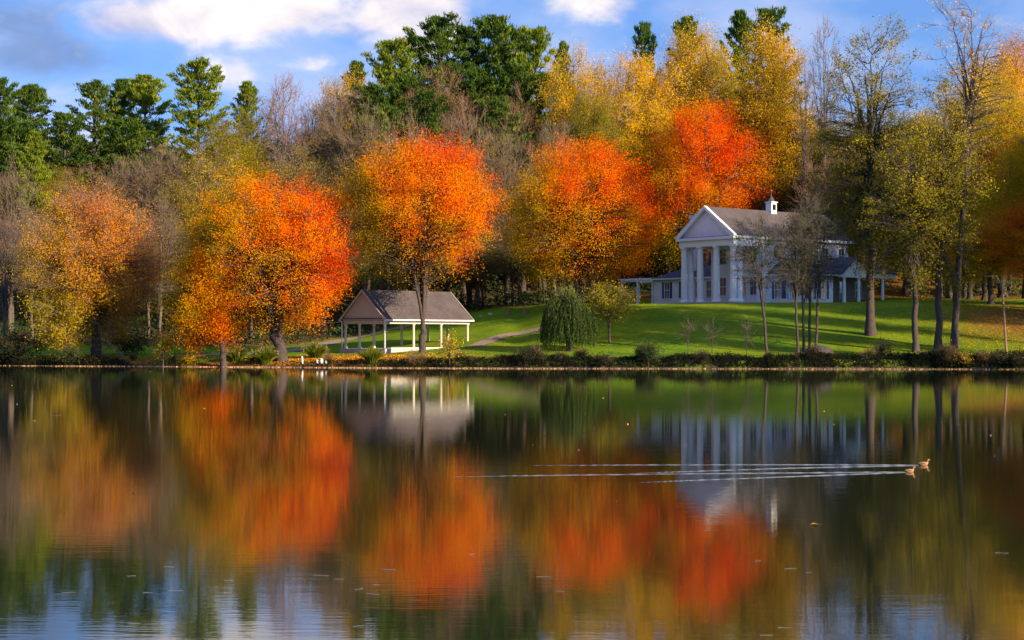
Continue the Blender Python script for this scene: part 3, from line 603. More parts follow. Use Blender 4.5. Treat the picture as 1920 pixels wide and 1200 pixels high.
# ------------------------------------------------------------------ willow
def willow():
    rng = np.random.RandomState(7); Y = 158.; x = X_at(1068, Y); z = tz(x, Y); Hh = z_at(541, Y) - z; rx = 56 * Y / F
    parts = [tubes(bezier(np.array([[0, 0, -.4]]), np.array([[-.05, 0, 1.4]]), np.array([[-.25, 0, 3.0]]), 7), np.linspace(.36, .24, 7)[None], 8)]
    nl = 12; a = np.linspace(0, 6.28, nl, endpoint=False); tips = np.stack([np.cos(a) * rx * .7 * rng.uniform(.6, 1, nl) - .2, np.sin(a) * rx * .7, Hh * rng.uniform(.8, .97, nl)], 1)
    s = np.tile([[-.2, 0, 2.6]], (nl, 1)); LP = bezier(s, s + np.array([0, 0, Hh * .45]) + (tips - s) * .2, tips, 8); parts.append(tubes(LP, np.linspace(.15, .03, 8)[None].repeat(nl, 0), 5))
    ns = 600; aa = rng.uniform(0, 6.28, ns); rr = rng.uniform(0, 1, ns) ** .6 * (1 + .18 * np.sin(3 * aa + 1))
    sx = np.cos(aa) * rr * rx * .95 - .25; sy = np.sin(aa) * rr * rx * .9
    top = Hh * (1 - .34 * rr ** 2.6) * rng.uniform(.82, 1.03, ns) * (1 + .07 * np.sin(aa * 5 + 2)) * (1 - .10 * (sx > 1.2))
    bot = np.interp(rr, [0, .6, 1.1], [1.7, 1.2, .8]) * rng.uniform(.35, 1.9, ns) * (1 + .35 * np.sin(aa * 4 + 1))
    K = 34; f = np.linspace(0, 1, K); P = np.zeros((ns, K, 3))
    sp = (1 - np.exp(-f * 6)) ; P[..., 0] = sx[:, None] * (.78 + .24 * sp) + rng.normal(size=(ns, 1)) * .3 * f; P[..., 1] = sy[:, None] * (.8 + .2 * sp)
    P[..., 2] = top[:, None] + (bot - top)[:, None] * f
    P[..., 0] += np.sin(f * 5 + rng.uniform(0, 6, (ns, 1))) * .05
    parts.append(tubes(P[::3, ::4], np.full((len(P[::3]), P[:, ::4].shape[1]), .012), 3))
    C = P.reshape(-1, 3) + rng.normal(size=(ns * K, 3)) * .05; n = len(C); dd = unit(np.array([0, 0, -1.]) + rng.normal(size=C.shape) * .28); sd_ = unit(np.cross(dd, rng.normal(size=C.shape)))
    sz = rng.uniform(.16, .3, n)[:, None]; V = np.stack([C - dd * sz * .5, C + sd_ * sz * .16, C + dd * sz * .5, C - sd_ * sz * .16], 1).reshape(-1, 3)
    tt = .35 + .45 * np.clip((C[:, 2] / Hh - .62) * 2, 0, 1) + rng.normal(size=n) * .08 + np.repeat(rng.normal(size=ns) * .12, K)  # strands coloured paler near the top, as if lit from above
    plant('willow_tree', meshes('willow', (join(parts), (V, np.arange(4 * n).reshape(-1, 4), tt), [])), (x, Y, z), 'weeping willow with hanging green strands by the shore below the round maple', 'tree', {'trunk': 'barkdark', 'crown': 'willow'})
willow()

# ------------------------------------------------------------------ background tree kinds
PN = [(meshes('pine', pine(200 + i, 24, W, z0=z0, nwh=nw, gap=gp, per=24)), W * .78) for i, (W, z0, nw, gp) in enumerate([(11.5, .22, 15, .12), (10, .25, 17, .2), (13, .3, 13, .15), (9.5, .2, 18, .12)])]
def bare_set(seed, H, W, ncl, up=1.6, low=.30, twr=.022, twigs=8, twl=1.7, per=0, size=.3, tr=.28, hollow=.1, fork=.28, nl=9):
    return (meshes('bare', broad(seed, H, (0, 0, H * (low + 1) / 2), (W / 2 * .92, W / 2 * .92, H * (1 - low) / 2 * .93), H * fork, tr, lean=(.3, .2), nl=nl, nclump=ncl, per=per, size=size, sig=.55, twigs=twigs, twl=twl, up=up, hollow=hollow, twr=twr, lobes=.22)), W)
BR = [bare_set(300, 22, 10, 190, twigs=6, tr=.34), bare_set(301, 22, 8, 140, up=2, twigs=6, tr=.32), bare_set(302, 22, 13, 210, up=1.2, low=.25, twigs=6, tr=.38), bare_set(303, 22, 5.5, 90, up=2.2, low=.45, twigs=5, twl=1.2, tr=.2), bare_set(304, 22, 11, 240, per=9, size=.3, up=1.4)]
def leafy_set(seed, H, W, ncl, per, size, sig=.62, low=.22, lobes=.22, tw=3, hollow=.2, flat=.8):
    return (meshes('leafy', broad(seed, H, (0, 0, H * (low + 1) / 2), (W / 2 * .86, W / 2 * .86, H * (1 - low) / 2 * .9), H * .3, .34, lean=(.2, .2), nl=9, nclump=ncl, per=per, size=size, sig=sig, twigs=tw, twl=1.2, hollow=hollow, lobes=lobes, flat=flat, up=1.3)), W)
LF = [leafy_set(400, 22, 11, 380, 230, .135), leafy_set(401, 22, 9, 320, 220, .135), leafy_set(402, 22, 13, 420, 220, .135), leafy_set(403, 22, 10, 280, 130, .13, tw=8), leafy_set(404, 22, 12, 240, 105, .13, tw=9, lobes=.3)]
HREF = {'P': 24., 'B': 22., 'L': 22.}
rz_rng = random.Random(9)
CATS = {'P': ('pine_tree', 'pine'), 'B': ('bare_tree', 'bare tree'), 'L': ('leafy_tree', 'tree')}
def bg(kind, px, top, Y, w, label, mats, group=None, name=None, cat=None, rz=None, sink=0):
    k, i = kind[0], int(kind[1]); ms, W = {'P': PN, 'B': BR, 'L': LF}[k][i]
    x = X_at(px, Y); z = tz(x, Y) - sink; Hh = z_at(top, Y) - z; ww = w * Y / F
    if k == 'L': ww *= 1.55
    if k == 'P': ww *= 1.12; Hh *= .95
    sc = (ww / W, ww / W, Hh / HREF[k])
    plant(name or CATS[k][0], ms, (x, Y, z), label, cat or CATS[k][1], mats, group, rz_rng.uniform(0, 6.28) if rz is None else rz, sc)
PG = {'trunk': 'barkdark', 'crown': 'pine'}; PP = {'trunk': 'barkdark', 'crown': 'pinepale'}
BB = {'trunk': 'bark', 'crown': 'brown', 'twigs': 'twig'}; BW = {'trunk': 'bark', 'crown': 'brown', 'twigs': 'twigwarm'}; BK = {'trunk': 'twigdark', 'crown': 'olive', 'twigs': 'twigdark'}
def LM(c, t='twig', b='barkdark'): return {'trunk': b, 'crown': c, 'twigs': t}

# pines along the skyline
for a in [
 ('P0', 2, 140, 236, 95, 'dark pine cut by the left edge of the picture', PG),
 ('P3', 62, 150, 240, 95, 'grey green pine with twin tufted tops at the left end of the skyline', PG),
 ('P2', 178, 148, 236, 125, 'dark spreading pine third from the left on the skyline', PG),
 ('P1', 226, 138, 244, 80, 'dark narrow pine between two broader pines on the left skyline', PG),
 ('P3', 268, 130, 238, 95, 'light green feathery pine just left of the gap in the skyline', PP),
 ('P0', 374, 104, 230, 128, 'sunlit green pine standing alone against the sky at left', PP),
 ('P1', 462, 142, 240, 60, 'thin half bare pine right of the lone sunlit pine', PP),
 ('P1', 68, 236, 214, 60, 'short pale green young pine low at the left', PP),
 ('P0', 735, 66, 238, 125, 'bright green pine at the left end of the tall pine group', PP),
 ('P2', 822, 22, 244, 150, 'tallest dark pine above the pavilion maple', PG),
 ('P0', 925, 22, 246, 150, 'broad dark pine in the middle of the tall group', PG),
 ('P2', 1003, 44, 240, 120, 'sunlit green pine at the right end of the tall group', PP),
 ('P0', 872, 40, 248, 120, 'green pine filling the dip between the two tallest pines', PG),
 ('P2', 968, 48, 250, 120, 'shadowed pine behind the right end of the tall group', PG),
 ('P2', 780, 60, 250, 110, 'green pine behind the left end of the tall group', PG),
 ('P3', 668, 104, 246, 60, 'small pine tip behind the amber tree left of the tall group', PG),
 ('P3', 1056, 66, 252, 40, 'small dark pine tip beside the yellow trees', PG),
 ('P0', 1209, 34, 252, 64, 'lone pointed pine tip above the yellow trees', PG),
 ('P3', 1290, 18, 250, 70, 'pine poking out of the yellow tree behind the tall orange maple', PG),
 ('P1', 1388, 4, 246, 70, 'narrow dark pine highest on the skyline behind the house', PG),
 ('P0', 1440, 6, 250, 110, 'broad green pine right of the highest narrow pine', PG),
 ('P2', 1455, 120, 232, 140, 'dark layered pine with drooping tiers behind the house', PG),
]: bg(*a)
for (px, tp, Y) in [(20, 215, 228), (120, 205, 226), (240, 215, 226), (700, 150, 228), (760, 130, 230), (850, 110, 232), (800, 165, 222), (900, 120, 230), (960, 110, 230), (1030, 130, 228), (930, 180, 220), (730, 190, 220), (1420, 160, 226), (1480, 190, 228)]:
    bg('P%d' % (px % 4), px, tp, Y, 120, 'dark pine low in the shade under the tall skyline pines', PG, 'dark pines under the skyline')
# coloured broadleaf trees of the wood
for a in [
 ('L0', 655, 118, 232, 105, 'amber and olive tree at the left foot of the tall pines', LM('gold')),
 ('L3', 815, 112, 226, 110, 'rusty brown tree in front of the tall dark pines', LM('brown', 'twigwarm')),
 ('L0', 1082, 68, 226, 105, 'bright yellow tree right of the tall pine group', LM('gold')),
 ('L3', 1140, 100, 232, 90, 'thin yellow tree between two fuller yellow trees', LM('gold', 'twigwarm')),
 ('L2', 1195, 74, 226, 125, 'broad golden tree under the lone pine tip', LM('gold', 'twigwarm')),
 ('L1', 1292, 36, 228, 120, 'tall yellow tree left of the narrow pine behind the house', LM('gold')),
 ('L1', 1340, 60, 234, 90, 'yellow green tree close against the highest narrow pine', LM('yellow')),
 ('L1', 1448, 34, 222, 110, 'tall amber tree with bare right side above the house', LM('gold', 'twigwarm')),
 ('L0', 425, 205, 222, 125, 'olive tree below the lone sunlit pine', LM('olive')),
 ('L3', 478, 165, 230, 75, 'sparse olive tree right of the lone sunlit pine', LM('olive')),
 ('L4', 385, 262, 208, 130, 'yellow flecked tree above the smaller golden maple', LM('yellow')),
 ('L3', 165, 300, 206, 110, 'straw coloured tree above the thinning maple', LM('brown', 'twigwarm')),
 ('L0', 100, 300, 222, 110, 'dark olive tree behind the young pine at left', LM('olive')),
 ('L4', 980, 175, 224, 120, 'brownish tree under the sunlit pine beside the yellow trees', LM('brown', 'twigwarm')),
 ('L3', 1265, 205, 226, 90, 'olive gold tree left of the tall orange maple', LM('gold')),
 ('L0', 1190, 260, 224, 120, 'olive tree behind the right side of the round maple', LM('olive')),
 ('L1', 1480, 215, 224, 70, 'yellow vine covered tree right of the tall orange maple', LM('yellow')),
 ('L1', 1520, 215, 222, 80, 'yellow leafed column above the cupola', LM('yellow')),
 ('L4', 1560, 205, 222, 130, 'hazy olive tree above the house roof', LM('olive')),
 ('L2', 1500, 330, 222, 170, 'dark tree close behind the house roof left of the big trunks', LM('shade', 'twigdark')),
 ('L2', 1600, 300, 220, 170, 'dark green tree behind the right end of the house', LM('shade', 'twigdark')),
 ('L0', 1700, 330, 210, 150, 'dark tree behind the stone porch', LM('shade', 'twigdark')),
 ('L4', 1655, 190, 216, 150, 'olive tree behind the tall tree right of the house', LM('olive')),
 ('L2', 1110, 150, 218, 120, 'olive tree low between the second round maple and the yellow trees', LM('olive')),
 ('L4', 1250, 130, 232, 110, 'loose golden tree filling the skyline above the tall orange maple', LM('gold')),
 ('L2', 1400, 190, 226, 130, 'mixed gold and green tree behind the top of the orange maple', LM('yellow')),
 ('L4', 1020, 240, 212, 110, 'tan gold tree in the gap above the second round maple', LM('tan')),
 ('L3', 560, 260, 212, 120, 'olive tan tree in the gap above the largest maple', LM('tan')),
 ('L4', 690, 230, 216, 110, 'tan speckled tree above the left of the pavilion maple', LM('tan')),
 ('L4', 880, 240, 208, 120, 'tan speckled tree above the right of the pavilion maple', LM('tan')),
 ('L2', 1760, 170, 206, 150, 'olive yellow tree far behind the leaning tree', LM('yellow')),
]: bg(*a)
# bare trees one can pick out
for a in [
 ('B0', 530, 140, 226, 110, 'pinkish bare tree against the sky left of centre', BW),
 ('B1', 588, 172, 232, 90, 'grey bare tree right of the pinkish bare tree', BB),
 ('B0', 632, 150, 226, 110, 'grey bare tree leaning on the amber tree left of the pines', BB),
 ('B2', 690, 190, 214, 130, 'brown bare tree below the bright green pine', BB),
 ('B2', 770, 205, 206, 130, 'brown bare tree just above the pavilion maple', BW),
 ('B2', 868, 185, 212, 150, 'pale branched bare tree below the tall pines', BW),
 ('B2', 950, 230, 206, 150, 'brown bare tree between the two round maples', BB),
 ('B1', 1040, 205, 212, 90, 'grey bare tree above the second round maple', BB),
 ('B3', 1545, 26, 214, 60, 'tall thin bare tree in the sky gap left of the big olive tree', BB),
 ('B3', 1508, 110, 214, 50, 'slanting thin bare tree left edge of the sky gap', BB),
 ('B4', 300, 265, 212, 130, 'tan bare tree above the gap between the left maples', BB),
 ('B2', 22, 300, 200, 120, 'grey bare tree at the left edge behind the shore', BB),
 ('B1', 60, 380, 186, 80, 'pale thin bare tree left of the thinning maple', BB),
 ('B0', 8, 420, 176, 90, 'dark bare tree at the left edge close to the water', BK),
 ('B2', 300, 355, 192, 110, 'brown bare tree in the gap left of the largest maple', BB),
 ('B4', 230, 290, 214, 130, 'brown bare tree with a few tan leaves behind the thinning maple', BB),
 ('B4', 960, 400, 204, 110, 'low grey bare tree with crooked pale limbs left of the willow', BB),
 ('B2', 905, 420, 202, 90, 'low brown bare tree behind the right end of the pavilion', BK),
 ('B4', 1560, 290, 208, 140, 'reddish bare tree above the right half of the house roof', BW),
]: bg(*a)
# thicket on the slope: nothing tells these apart
rr = random.Random(21)
for px in range(-20, 1960, 62):
    for (Y, tp) in ((198, 395), (218, 320), (240, 262), (262, 215)):
        x = px + rr.uniform(-25, 25)
        if 1110 < x < 1790 and Y < 235: continue
        sky = np.interp(x, [0, 300, 340, 500, 620, 700, 1050, 1500, 1600, 1920], [215, 225, 260, 235, 200, 150, 130, 170, 200, 120])
        top = max(tp + rr.uniform(-15, 25), sky + 22)
        if rr.random() < float(np.interp(x, [0, 250, 480, 560, 1000, 1080, 1900], [.5, .35, .25, .5, .42, .15, .1])): bg('B%d' % rr.choice((0, 1, 2, 4)), x, top, Y + rr.uniform(-6, 6), rr.uniform(85, 125), 'leafless brown tree in the thicket on the wooded slope', rr.choice((BB, BB, BW, BK)), 'bare trees of the wooded slope')
        else: bg('L%d' % rr.choice((3, 4, 0)), x, top + 15, Y + rr.uniform(-6, 6), rr.uniform(80, 120), 'dull olive tree in the thicket on the wooded slope', LM(rr.choice(('olive', 'yellow', 'gold') if (x > 1050 and Y > 200) else (('olive', 'shade') if Y < 200 else ('olive', 'brown', 'tan', 'yellow', 'tan'))), 'twig'), 'olive trees of the wooded slope')

# ------------------------------------------------------------------ yellow and orange wood at the right
for a in [
 ('L2', 1880, 150, 196, 190, 'yellow green tree at the right edge behind the pole', LM('yellow')),
 ('L0', 1905, 42, 216, 120, 'orange topped tree at the upper right corner', LM('orangeb')),
 ('L1', 1835, 120, 206, 110, 'mustard yellow tree behind the leaning bare tree', LM('yellow')),
 ('L2', 1845, 330, 186, 120, 'low gold and green tree on the bank behind the pole', LM('yellow')),
 ('L2', 1858, 385, 178, 130, 'low glowing gold tree hanging over the slope behind the pole', LM('gold')),
 ('L0', 1930, 350, 171, 130, 'low orange and green tree at the right edge beside the pole', LM('orangeb')),
 ('L2', 1790, 425, 184, 80, 'low olive gold tree between the two right hand trunks', LM('yellow')),
 ('L2', 1870, 90, 210, 130, 'tall glowing amber tree at the upper right beside the leaning tree', LM('gold')),
 ('L0', 1925, 200, 190, 130, 'orange gold tree half cut by the right edge', LM('orangeb')),
 ('L2', 1810, 300, 196, 120, 'golden tree behind the foot of the leaning tree', LM('gold')),
 ('L1', 1935, 300, 180, 130, 'dense yellow tree cut by the right edge', LM('yellow')),
 ('L1', 1780, 250, 198, 100, 'olive gold tree between the two tallest right trunks', LM('olive')),
]: bg(*a)

# ------------------------------------------------------------------ tall trees on the right lawn
def right_tree(seed, px, py, top, cpx, bot, w, tr, label, leanx=0, ncl=150, per=24, mats=None, forkf=.45, twigs=6, name='tall_lawn_tree', size=.2, sig=.5, lob=.4, flat=.6):
    x, Y, z = hit(px, py); s = Y / F; Ht = z_at(top, Y) - z
    czt = z_at(top, Y) - z; czb = z_at(bot, Y) - z
    t = broad(seed, Ht, ((cpx - px) * s, 0, (czt + czb) / 2), (w * s / 2 * .9, w * s / 2 * .9, (czt - czb) / 2 * .93), Ht * forkf, tr, lean=(leanx, 0), nl=10, nclump=ncl, per=per, size=size, sig=sig, twigs=twigs, twl=1.1, tfun=lambda q, P, r: .55 + .30 * q[:, 2] + .25 * snoise(P, r, .8), hollow=.15, lobes=lob, flat=flat, up=1.2, twr=.016)
    plant(name, meshes('rt', t), (x, Y, z), label, 'tree', mats or LM('olive', 'twig'))
right_tree(501, 1632, 628, 38, 1625, 545, 235, .40, 'tall olive leaved tree with thick trunk in front of the house porch', ncl=460, per=72, forkf=.52)
right_tree(502, 1717, 660, 215, 1700, 565, 185, .28, 'shaded tree with dark trunk second of the four tall trunks at right', leanx=-.3, ncl=260, per=70, forkf=.42, mats=LM('olive', 'twigdark'))
right_tree(503, 1759, 655, 150, 1770, 545, 165, .31, 'tree with dense olive crown third of the four tall trunks at right', ncl=280, per=70, forkf=.45, mats=LM('olive', 'twig'))
right_tree(504, 1789, 653, -15, 1815, 330, 165, .29, 'leaning nearly bare tree tallest at right with twigs against the sky', leanx=1.8, ncl=190, per=16, forkf=.62, twigs=8, mats=LM('gold', 'twig'))
# slender saplings on the shore before the house
for i, (px, py, top, w, lx) in enumerate([(1438, 668, 395, 120, -1.2), (1496, 664, 400, 90, -.5), (1507, 660, 370, 90, -.3), (1518, 658, 350, 100, .1), (1530, 652, 372, 110, .6)]):
    right_tree(520 + i, px, py, top, px + lx * 12, 560, w, .13, ['slender bare sapling with spreading twigs before the house portico', 'thin dark sapling leftmost of the cluster above the shore rock', 'thin dark sapling second in the cluster above the shore rock', 'tallest straight sapling in the cluster above the shore rock', 'thin sapling rightmost of the cluster above the shore rock'][i],
               leanx=lx * .5, ncl=120, per=16, mats=LM('shade', 'twigdark'), forkf=.42, twigs=7, name='bare_sapling', size=.16, lob=.3, sig=.35)
for i, (px, py, top) in enumerate([(1290, 672, 600), (1335, 672, 596), (1400, 672, 610)]):
    right_tree(540 + i, px, py, top, px, 650, 34, .03, ['wispy weed sapling left of three before the sunlit lawn', 'wispy weed sapling middle of three before the sunlit lawn', 'wispy weed sapling right of three before the sunlit lawn'][i], ncl=16, per=2, twigs=3, mats=LM('shade', 'twigdark'), name='bare_sapling', size=.12, sig=.2)
# trees beyond the right edge of the view: their shade lies on the house and the lawn
for i, (x, y, h, w) in enumerate([(59.5, 163, 29, 11), (65, 158, 31, 12), (49.6, 139, 24, 4.5), (53.8, 144.5, 25, 4.5), (58, 150, 26, 5), (62.3, 155.5, 28, 8), (66, 162, 30, 10), (60, 169, 26, 11), (72, 166, 31, 11), (58, 176, 21, 10), (69, 176, 28, 11), (82, 146, 30, 9)]):
    k, W = LF[i % 3]; z = tz(x, y)
    plant('leafy_tree', k, (x, y, z), 'yellow tree of the wood just beyond the right edge', 'tree', LM('yellow'), 'trees beyond the right edge', i * 1.3, (w / W, w / W, h / 22))

# ------------------------------------------------------------------ pavilion
def pavilion():
    Y0 = 163.; x0 = X_at(722, Y0); ang = math.atan2(.738, .672)
    zb = z_at(654, Y0); e = empty('pavilion', (x0, Y0, zb), ang, 'open picnic pavilion with brown shingle roof and cream columns on the shore', 'pavilion')
    Lg, W = 12.1, 6.0
    zc = z_at(607, 163) - zb; ze = z_at(598, 163) - zb; za = z_at(543, 165) - zb
    gz = -.55
    MB().box(-.45, Lg + .45, -.45, W + .45, gz - .6, 0).build('floor_slab', M['stoneslab'], e, bevel=.03)
    colp = lambda h: [(.21, 0), (.21, .08), (.17, .12), (.15, .2), (.135, h * .5), (.125, h - .22), (.15, h - .2), (.15, h - .14), (.2, h - .1), (.2, h)]
    for (a, b) in [(0, 0), (Lg / 3, 0), (2 * Lg / 3, 0), (Lg, 0), (0, W), (Lg / 3, W), (2 * Lg / 3, W), (Lg, W), (0, W * .64), (Lg, W * .5)]:
        MB().lathe(a, b, colp(zc), 14).build('column', M['cream'], e, smooth=False)
    f = MB(); t_ = .16
    f.box(-t_, Lg + t_, -t_, t_, zc, ze - .12); f.box(-t_, Lg + t_, W - t_, W + t_, zc, ze - .12)
    f.box(-t_ - .003, t_, t_, W - t_, zc, ze - .12); f.box(Lg - t_, Lg + t_ + .003, t_, W - t_, zc, ze - .12); f.build('beam', M['cream'], e)
    oh = .45; m = W / 2
    def gable(x): MB().prism([(-oh + .12, ze - .1), (W + oh - .12, ze - .1), (m, za - .12)], x, x + .1, 0).build('gable', M['cream'], e)
    gable(-.28); gable(Lg + .18)
    MB().box(-.38, -.285, -oh + .15, W + oh - .15, ze + .02, ze + .10).build('gable_flashing', M['darktrim'], e)
    r = MB()
    for sgn in (0, 1):
        yy = lambda v: v if sgn == 0 else W - v
        P = [(yy(-oh), ze - .02), (yy(m), za), (yy(m), za - .14), (yy(-oh), ze - .16)]
        r.prism(P, -oh, Lg + oh, 0)
    r.build('roof', M['roofbrown'], e)
    for x in (-oh - .06, Lg + oh + .002):
        tr = MB()
        for sgn in (0, 1):
            yy = lambda v: v if sgn == 0 else W - v
            tr.prism([(yy(-oh - .02), ze - .26), (yy(-oh - .02), ze - .0), (yy(m), za + .02), (yy(m), za - .24)], x, x + .055, 0)
        tr.build('bargeboard', M['cream'], e)
    for yv in (-oh - .14, W + oh + .02):
        MB().box(-oh, Lg + oh, yv, yv + .12, ze - .19, ze - .05).build('gutter', M['white'], e)
    dp = MB(); dp.box(-.32, -.24, -.30, -.22, .05, ze - .2); dp.box(-.32, -.24, -.52, -.30, ze - .28, ze - .2); dp.box(-.32, -.24, -.5, -.22, -.1, -.02); dp.build('downspout', M['white'], e)
    dp = MB(); dp.box(-.32, -.24, W + .22, W + .30, .05, ze - .2); dp.box(-.32, -.24, W + .30, W + .52, ze - .28, ze - .2); dp.build('downspout', M['white'], e)
    MB().box(.3, Lg - .3, -.44, -.40, -.02, .10).build('kerb_rail', M['white'], e)
pavilion()

# ------------------------------------------------------------------ the white house
HA = R(39.1); HP = (25.6, 185.0); HZ = z_at(566, 187)
UX, UY = math.cos(HA), math.sin(HA)
def s_at_y(px, y):       # position along the house at lateral offset y seen in column px
    k = (px - 960) / F; x0 = HP[0] - UY * y; y0 = HP[1] + UX * y; return (k * y0 - x0) / (UX - k * UY)
def y_at_s(px, s):
    k = (px - 960) / F; x0 = HP[0] + UX * s; y0 = HP[1] + UY * s; return (k * y0 - x0) / (-UY - k * UX)
def Yw(s, y): return HP[1] + UY * s + UX * y
def zl(py, s, y): return z_at(py, Yw(s, y)) - HZ
def window(par, face, a, p, z0, z1, w, pane, shut=0, depth=.08, out=-1, bars=True):
    """face 'x': wall across local x at p, a = centre along y; face 'y': wall across local y"""
    def bx(mb, a0, a1, d0, d1, zz0, zz1):
        lo, hi = sorted((p + out * d0, p + out * d1))
        return mb.box(lo, hi, a0, a1, zz0, zz1) if face == 'x' else mb.box(a0, a1, lo, hi, zz0, zz1)
    fr = MB(); h = w / 2; t = .065
    bx(fr, a - h - t, a - h, 0, depth, z0 - t, z1 + t); bx(fr, a + h, a + h + t, 0, depth, z0 - t, z1 + t)
    bx(fr, a - h, a + h, 0, depth, z1, z1 + t); bx(fr, a - h, a + h, 0, depth + .05, z0 - t, z0)
    zm = (z0 + z1) / 2
    if bars:
        bx(fr, a - h, a + h, .015, depth - .01, zm - .035, zm + .035); bx(fr, a - .02, a + .02, .017, depth - .03, z0, zm - .035); bx(fr, a - .02, a + .02, .017, depth - .03, zm + .035, z1)
    f = fr.build('window', M['white'], par)
    pn = MB(); bx(pn, a - h, a + h, .004, .012, z0, z1); q = pn.build('pane', M[pane], f); 
    if shut:
        for sgn in (-1, 1):
            sh = MB(); c = a + sgn * (h + t + shut / 2 + .02); bx(sh, c - shut / 2, c + shut / 2, .003, .05, z0 - .05, z1 + .05)
            n = 9
            for i in range(n):
                za_ = z0 + (z1 - z0) * (i + .2) / n; bx(sh, c - shut / 2 + .05, c + shut / 2 - .05, .05, .07, za_, za_ + (z1 - z0) / n * .5)
            sh.build('shutter', M['shutter'], par)
def house():
    e = empty('white_house', (HP[0], HP[1], HZ), HA, 'large white columned house with triangular portico on the hill above the lawn', 'house')
    W = 8.94; Lg = 21.6; S0 = 5.3; y0, y1 = .5, W - .5
    ze = zl(440, 0, 0); zc = zl(460, .5, 1); za = zl(387, 0, W / 2) ; zw = 3.25
    # main block
    MB().box(S0, Lg - .4, y0, y1, -.6, ze - .25).build('main_wall', M['siding'], e)
    oh = .42; m = W / 2; r = MB()
    for sg in (0, 1):
        yy = lambda v: v if sg == 0 else W - v
        r.prism([(yy(-.1), ze), (yy(m), za), (yy(m), za - .16), (yy(-.1), ze - .16)], -.1, Lg, 0)
    r.build('main_roof', M['roofbrown'], e)
    # cornice and gutter along the long eaves
    for yv, wd in ((-.18, .2), (W - .02, .2)): MB().box(-.2, Lg, yv, yv + wd, ze - .34, ze - .04).build('cornice', M['white'], e)
    MB().box(S0 + .02, Lg - .42, y0 - .12, y0 - .004, ze - .75, ze - .345).build('frieze', M['white'], e)
    # pediment
    MB().prism([(.35, ze - .05), (W - .35, ze - .05), (m, za - .38)], .25, .4, 0).build('pediment', M['siding'], e)
    pt = MB(); pt.box(-.25, .5, -.22, W + .22, ze - .42, ze - .1)
    for sg in (0, 1):
        yy = lambda v: v if sg == 0 else W - v
        pt.prism([(yy(-.3), ze - .12), (yy(-.3), ze + .08), (yy(m), za + .08), (yy(m), za - .32), (yy(.35), ze - .09)], -.26, .22, 0)
    pt.build('pediment_trim', M['white'], e)
    MB().box(-.2, .26, .1, W - .1, ze - .09, ze - .03).build('pediment_flashing', M['shutter'], e)
    en = MB(); en.box(.05, .95, .05, W - .05, zc, ze - .425); en.box(.95, S0, .06, .95, zc, ze - .35); en.box(.95, S0, W - .95, W - .06, zc, ze - .35); en.build('entablature', M['white'], e)
    MB().box(.95, S0, .95, W - .95, ze - .5, ze - .43).build('portico_ceiling', M['white'], e)
    rc = .42
    prof = [(rc * 1.35, .0), (rc * 1.35, .14), (rc * 1.2, .2), (rc * 1.02, .3), (rc, .5), (rc * .98, zc * .4), (rc * .84, zc - .45), (rc * .84, zc - .4), (rc * .95, zc - .36), (rc * .86, zc - .32), (rc * 1.1, zc - .14), (rc * 1.2, zc - .12), (rc * 1.2, zc)]
    for (a, b) in [(.5, .5), (1.55, .5), (.5, 3.15), (.5, 5.8), (.5, W - .5), (1.55, W - .5)]:
        MB().lathe(a, b, prof, 20).build('column', M['white'], e, smooth=False)
    MB().box(S0 - .22, S0 - .004, y0 + .0, y0 + .5, 0, zc).build('pilaster', M['white'], e); MB().box(S0 - .22, S0 - .004, y1 - .5, y1, 0, zc).build('pilaster', M['white'], e)
    MB().box(-.3, S0, -.3, W + .3, -.7, 0).build('portico_floor', M['stoneslab'], e, bevel=.03)
    MB().box(-.75, -.304, .6, W - .6, -.7, -.18).build('step', M['stoneslab'], e, bevel=.02)
    # front wall windows under the portico
    for px, pane in ((1356, 'glassrust'), (1394, 'glasswarm'), (1413, 'glass')):
        yc = y_at_s(px, S0)
        if y0 + .6 < yc < y1 - .6:
            window(e, 'x', yc, S0, .9, 3.0, 1.0, pane); window(e, 'x', yc, S0, 4.7, 6.4, 1.0, 'glass')
    # door
    dy = y_at_s(1376, S0); d = MB(); d.box(S0 - .07, S0 - .004, dy - .55, dy + .55, 0, 2.5); d = d.build('door', M['shutter'], e); MB().lathe(S0 - .11, dy + .4, [(.035, 1.05), (.035, 1.12)], 8).build('handle', M['steel'], d)
    MB().box(S0 - .12, S0 - .003, dy - .72, dy + .72, 2.503, 2.75).build('door_lintel', M['white'], e)
    # long wall: upper windows, oval window
    for px, pane in ((1547, 'glass'), (1577, 'glass')):
        window(e, 'y', s_at_y(px, y0), y0, zl(488, 10, y0), zl(462, 10, y0), 1.0, pane)
    sx = s_at_y(1455, y0); zo = zl(472, 7, y0); V = []
    ov = MB(); n = 20; ov.prism([(sx + .62 * math.cos(6.283 * i / n), zo + .95 * math.sin(6.283 * i / n)) for i in range(n)], y0 - .08, y0 - .004, 1); ov = ov.build('oval_window', M['white'], e)
    p = MB(); p.prism([(sx + .5 * math.cos(6.283 * i / n), zo + .82 * math.sin(6.283 * i / n)) for i in range(n)], y0 - .1, y0 - .084, 1); p.build('pane', M['glass'], ov)
    # cupola with weathervane
    sc_ = s_at_y(1446, m); cw = .47; zc0 = za - .7
    c = MB(); c.box(sc_ - cw, sc_ + cw, m - cw, m + cw, zc0, za + 1.0); c.box(sc_ - cw - .1, sc_ + cw + .1, m - cw - .1, m + cw + .1, za + 1.0, za + 1.12); c = c.build('cupola', M['white'], e)
    MB().lathe(sc_, m, [(cw * 1.15, za + 1.12), (cw * .8, za + 1.35), (cw * .45, za + 1.6), (cw * .2, za + 1.85), (.05, za + 2.0)], 8).build('cupola_roof', M['roofbrown'], c)
